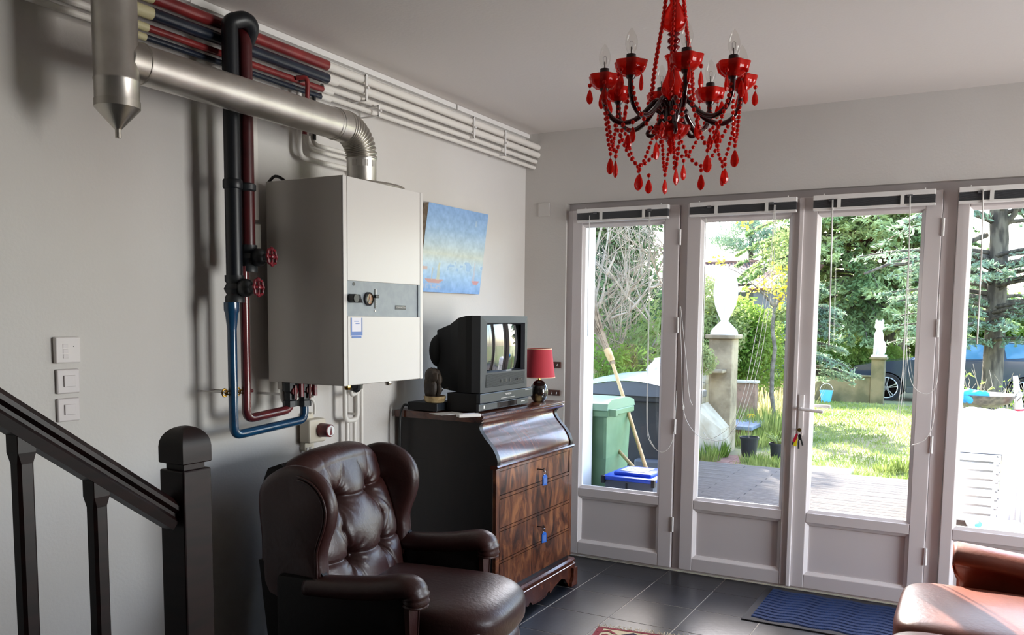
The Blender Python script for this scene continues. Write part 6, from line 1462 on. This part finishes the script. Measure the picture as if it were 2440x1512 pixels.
# bright shrub behind the tall pillar
def shrub(nm, lab, q, R_, zc_, n, ln, wd, mt, ncl=14, bark='barkgrey', cat='shrub', shell=.6, stems=5, updir=None, r0=.3, r1=.5, group=None):
    t = thing(nm, lab, cat, (q.x, q.y, gz(q.y)), group); m = MB()
    for i in range(stems):
        a = 2*PI*i/stems+.3; e = (q.x+math.cos(a)*R_[0]*.6, q.y+math.sin(a)*R_[1]*.6, zc_+R_[2]*.3); pts, rr = branchmesh((q.x+.05*math.cos(a), q.y+.05*math.sin(a), gz(q.y)-.02), e, .02*R_[0]+.01, .006, .3); m.tube(pts, rr, 6)
    if stems: obj('stems', m, bark, t, smooth=True, kind='stuff')
    s_ = min(R_); leafcloud('foliage', clumps((q.x, q.y, zc_), [r*.7 for r in R_], ncl, s_*r0, s_*r1), n, ln, wd, mt, t, shell, updir)
    return t
shrub('laurel_shrub', 'bright green sunlit shrub behind the oval sculpture', A(1768, 850, 14.2), (1.0, .7, 1.12), 1.0, 18000, .034, .016, 'brightleaf', 30, r0=.4, r1=.6)
shrub('laurel_shrub', 'bright green shrub left of the oval sculpture', A(1688, 850, 13.6), (.50, .5, 1.3), 1.20, 11000, .032, .013, 'oliveleaf', 30, r0=.45, r1=.7)
shrub('laurel_shrub', 'dark leafy shrub crowding the left side of the tall pillar', A(1683, 850, 10.15), (.18, .14, .20), 1.08, 900, .022, .010, 'oliveleaf', 8, stems=0, r0=.4, r1=.8)
# forked tree with yellow leaves
f0 = A(1842, 880, 13.2); f0.z = gz(f0.y)
t9 = thing('forked_tree', 'thin forked grey tree with scattered yellow leaves', 'tree', f0)
m = MB(); fk = A(1846, 730, 13.2)
for (a, b_, r0, r1) in ((f0-Vector((0, 0, .05)), fk, .035, .03), (fk, A(1822, 702, 13.1), .028, .02), (A(1822, 702, 13.1), A(1793, 676, 13), .02, .008), (fk, A(1868, 702, 13.2), .025, .018), (A(1868, 702, 13.2), A(1884, 640, 13.2), .015, .006), (fk, A(1850, 660, 13.3), .014, .004), (A(1822, 702, 13.1), A(1818, 600, 13.2), .010, .003), (A(1868, 702, 13.2), A(1895, 680, 13.2), .014, .008), (A(1818, 650, 13.2), A(1800, 590, 13.2), .006, .002), (A(1818, 600, 13.2), A(1786, 523, 13.1), .006, .003), (A(1800, 680, 13.05), A(1708, 617, 13.0), .007, .003)):
    pts, rr = branchmesh(a, b_, r0, r1); m.tube(pts, rr, 8)
obj('branches', m, 'barkgrey', t9, smooth=True)
leafcloud('yellow_leaves', [(tuple(A(px, py, 13.1)), (.16, .16, .12)) for px, py in ((1786, 523), (1775, 527), (1708, 617), (1716, 622), (1795, 690), (1830, 690), (1845, 660), (1875, 660), (1865, 720), (1880, 700), (1860, 690), (1820, 670), (1852, 640))], 230, .035, .018, 'yellowleaf', t9, .1)
leafcloud('green_leaves', [(tuple(A(px, py, 13.3)), (.25, .2, .18)) for px, py in ((1870, 640), (1850, 600), (1875, 560), (1865, 740), (1850, 760), (1875, 680))], 1500, .03, .014, 'oliveleaf', t9, .1)
# bare-branched tree of door 1 (real twigs)
b0 = A(1418, 900, 9.0); b0.z = gz(b0.y)
t10 = thing('bare_tree', 'bare pale-branched small tree seen through the leftmost door', 'tree', b0)
m = MB(); tw_ = MB(); random.seed(21)
def grow(p, d, L_, r, lev):
    n = 5; pts = [p]; q = p.copy(); dd = d.copy()
    for i in range(n):
        dd = (dd+Vector(randvec(1)[0])*.16+Vector((0, 0, .04))).normalized(); q = q+dd*L_/n
        if q.x > -.12: q.x = -.12-.04*random.random(); dd.x = -abs(dd.x)
        pts.append(q.copy())
    (m if lev < 2 else tw_).tube(pts, [r*(1-.55*i/n) for i in range(n+1)], 7 if lev < 2 else 4)
    if lev >= 4: return
    for i in range(6 if lev else 8):
        k = random.randint(1, n); a = (dd+Vector(randvec(1)[0])*.75).normalized(); a.z = abs(a.z)*.8+.1
        grow(pts[k], a.normalized(), L_*random.uniform(.5, .72), r*.45, lev+1)
tops = A(1440, 700, 9.0)
grow(b0, (tops-b0).normalized(), 1.5, .045, 0)
grow(b0+Vector((.1, 0, .3)), (A(1590, 600, 9.2)-b0).normalized(), 1.6, .035, 1)
grow(b0+Vector((0, 0, .5)), (A(1500, 560, 9.2)-b0).normalized(), 1.7, .035, 1)
for (a, b_) in (((1456, 758), (1500, 742)), ((1500, 742), (1545, 685)), ((1545, 685), (1620, 672)), ((1545, 690), (1556, 655)), ((1430, 735), (1445, 655)), ((1445, 655), (1470, 600))):
    pts, rr = branchmesh(A(a[0], a[1], 8.3), A(b_[0], b_[1], 8.3), .014, .008); m.tube(pts, rr, 7)
obj('branches', m, 'barkpale', t10, smooth=True); obj('twigs', tw_, 'barkpale', t10, kind='stuff')
shrub('olive_shrub', 'shrub with long pale leaves below the bare tree', A(1545, 800, 8.8), (.50, .45, .62), 1.15, 1900, .045, .009, 'oliveleaf', 12, updir=(.3, 0, .5), r0=.5, r1=.8)
shrub('olive_shrub', 'sunlit yellow-green shrub behind the waste container', A(1455, 860, 8.6), (.60, .4, .45), .85, 3200, .035, .010, 'brightleaf', 12, r0=.5, r1=.8)
tuft(1525, 880, 8.3, 700, .32, 1.1, 'yellow-green grassy clump with seed heads behind the container', 'brightleaf', 'tall_grass', 'grass', None, .22, .006)
tuft(1500, 880, 8.8, 260, .4, 1.35, 'dry seed heads standing behind the grassy clump', 'seedhead', 'tall_grass', 'grass', None, .15, .006)
tuft(1440, 880, 8.2, 300, .3, 1.2, 'dry plant stalks next to the house wall edge', 'seedhead', 'tall_grass', 'grass', None, .3, .009)
rng = np.random.default_rng(5)
q = Vector((-4.45, 17.2, 0)); t11 = tree('dark_evergreen', 'dark evergreen tree behind the bare branches', 'tree', Vector((q.x, q.y, gz(q.y))), 6, .2)  # placed and heightened above the view so its crown shades the deck
leafcloud('foliage', clumps((q.x, q.y, 4.3), (.8, .8, 4.0), 44, .5, .8), 30000, .06, .03, 'darkleaf', t11, .6)
q = Vector((-6.25, 17.5, 0)); t12 = tree('dark_evergreen', 'tall greyish evergreen tree far behind the bare branches at left', 'tree', Vector((q.x, q.y, gz(q.y))), 10.5, .2)  # moved and made taller so its unseen top shades floor and mat
leafcloud('foliage', clumps((q.x, q.y, 6.9), (.95, .9, 5.2), 110, .5, .8), 60000, .09, .05, 'bluecedar', t12, .5)
# hedges in the distance, each its own
hs = [(1420, 34, 2.8, 3.4), (1560, 30, 3.0, 2.9), (1660, 34, 2.4, 2.2), (1760, 36, 2.6, 2.0), (1870, 33, 2.6, 2.8), (1990, 36, 3.0, 3.2), (2110, 38, 3.0, 3.4), (2240, 36, 3.0, 3.3), (2350, 35, 3.0, 3.2), (2460, 33, 3.4, 3.2)]
hl = ['far hedge bush behind the bare tree at the left edge of the garden', 'far hedge bush behind the dark evergreen', 'far hedge bush left of the oval sculpture', 'far hedge bush below the tiled roof', 'far hedge bush right of the forked tree', 'far hedge bush left behind the cedar', 'far hedge bush behind the cedar trunk', 'far hedge bush behind the parked car bonnet', 'far hedge bush behind the thick tree trunk', 'far hedge bush at the right edge of the view']
for (px, dd, rx_, hz), lb in zip(hs, hl):
    q = A(px, 800, dd); shrub('hedge_bush', lb, q, (rx_, 1.4, hz/2+.3), hz/2-.4, 7000, .13, .07, 'hedgeleaf', 16, stems=4, r0=.5, r1=.8, group='hedge bushes far across the garden')
# small plants in the border by the low wall
for i, (px, py, dd, rr_, lb) in enumerate(((1975, 860, 22.5, .9, 'light green shrub behind the low wall above the blue bucket'), (2050, 850, 23, .7, 'green shrub left of the small animal statue'), (2115, 850, 22, .5, 'low green shrub right of the small animal statue'))):
    q = A(px, py, dd); shrub('border_shrub', lb, q, (rr_, .5, .55), .35, 3200, .05, .025, 'brightleaf', 10, r0=.5, r1=.8)
for (px, py, dd, rr_, hh_, lb) in ((2300, 880, 9.6, .35, 1.0, 'twiggy dry shrub left of the thick tree trunk'), (2425, 890, 10.5, .4, .9, 'leafy twigs right of the barbecue')):
    q = A(px, py, dd); t = thing('twiggy_shrub', lb, 'shrub', (q.x, q.y, gz(q.y))); m = MB()
    for i in range(38):
        a = rng.random()*2*PI; e = Vector((q.x+math.cos(a)*rr_*rng.random(), q.y+math.sin(a)*rr_*.5, gz(q.y)+hh_*(.6+.6*rng.random()))); pts, rr = branchmesh((q.x+.05*math.cos(a), q.y, gz(q.y)), e, .008, .003, .35); m.tube(pts, rr, 5)
    obj('twigs', m, 'barkpale', t, kind='stuff')
    leafcloud('leaves', [((q.x, q.y, gz(q.y)+hh_*.7), (rr_, rr_*.6, hh_*.4))], 260, .03, .012, 'brightleaf', t, .1)

# house with the tiled roof and the pale outbuilding -----------------------
mk('rooftile', (96, 60, 48), .85, rgb2=(126, 88, 70), nscale=3); mk('housewall', (108, 110, 118), .9); mk('fascia', (40, 32, 30), .8)
ra, rb_, rcc, rd_ = A(1722, 632, 30), A(1806, 628, 31.5), A(1828, 678, 29), A(1752, 688, 27.5)
hz0 = gz(30)
hs_ = thing('tiled_house', 'distant pale house with a reddish ribbed tile roof', 'house', ((ra.x+rb_.x)/2, 28, hz0))
def slab4(a, b_, c, d, th):
    n_ = (b_-a).cross(d-a).normalized()*th; q = [a, b_, c, d]; m = MB(); m.add([tuple(p) for p in q]+[tuple(p+n_) for p in q], [(0, 1, 2, 3), (4, 5, 6, 7), (0, 1, 5, 4), (1, 2, 6, 5), (2, 3, 7, 6), (3, 0, 4, 7)]); return m
ra -= Vector((1.2, 0, 0)); rd_ -= Vector((1.2, 0, 0))
obj('roof_slope', slab4(ra, rb_, rcc, rd_, -.08), 'fascia', hs_)
nr = 20
for i in range(nr):
    f = (i+.5)/nr; a = ra.lerp(rb_, f); b_ = rd_.lerp(rcc, f); up_ = Vector((0, 0, .05))
    obj('tile_row', MB().tube([a+up_, b_+up_], .05, 6), 'rooftile', hs_)
obj('ridge', MB().tube([ra+Vector((0, 0, .06)), rb_+Vector((0, 0, .06))], .09, 8), 'rooftile', hs_)
obj('wall', MB().box(rd_.x+.3, rcc.x-.2, max(rd_.y, rcc.y)+.4, max(ra.y, rb_.y)+3, hz0, min(rcc.z, rd_.z)-.02), 'housewall', hs_)
oa = A(1795, 700, 21); ob_ = A(1885, 700, 21)
ot = thing('outbuilding', 'pale outbuilding with a low roof behind the forked tree', 'building', ((oa.x+ob_.x)/2, oa.y+1, gz(oa.y)))
obj('wall', MB().box(oa.x, ob_.x+.3, oa.y, oa.y+2.5, gz(oa.y), A(1840, 688, 21).z), 'housewall', ot)
for i in range(9): 
    x0_ = oa.x-.1+i*(ob_.x-oa.x+.5)/9; obj('roof_sheet', slab4(Vector((x0_, oa.y-.15, A(1840, 692, 21).z)), Vector((x0_+(ob_.x-oa.x+.5)/9-.02, oa.y-.15, A(1840, 692, 21).z)), Vector((x0_+(ob_.x-oa.x+.5)/9-.02, oa.y+2.7, A(1840, 680, 21).z+.6)), Vector((x0_, oa.y+2.7, A(1840, 680, 21).z+.6)), .05), 'rooftile', ot)
obj('window', MB().box(ob_.x-.75, ob_.x-.3, oa.y-.03, oa.y, .4, 1.2), 'carglass', ot)

# unseen building block added left of the view to shade the near deck
nw_ = thing('shade_block', 'tall unseen building block left of the garden, added to shade the deck', 'building', (-5.5, 9.3, -.15))
obj('wall', MB().box(-8.5, -2.9, 6.2, 12.3, -.15, 5.6), 'extwall', nw_)
obj('roof', MB().prism([(-8.8, 5.6), (-2.6, 5.6), (-5.7, 6.9)], (0, 6.0, 0), (1, 0, 0), (0, 0, 1), (0, 6.5, 0)), 'rooftile', nw_)
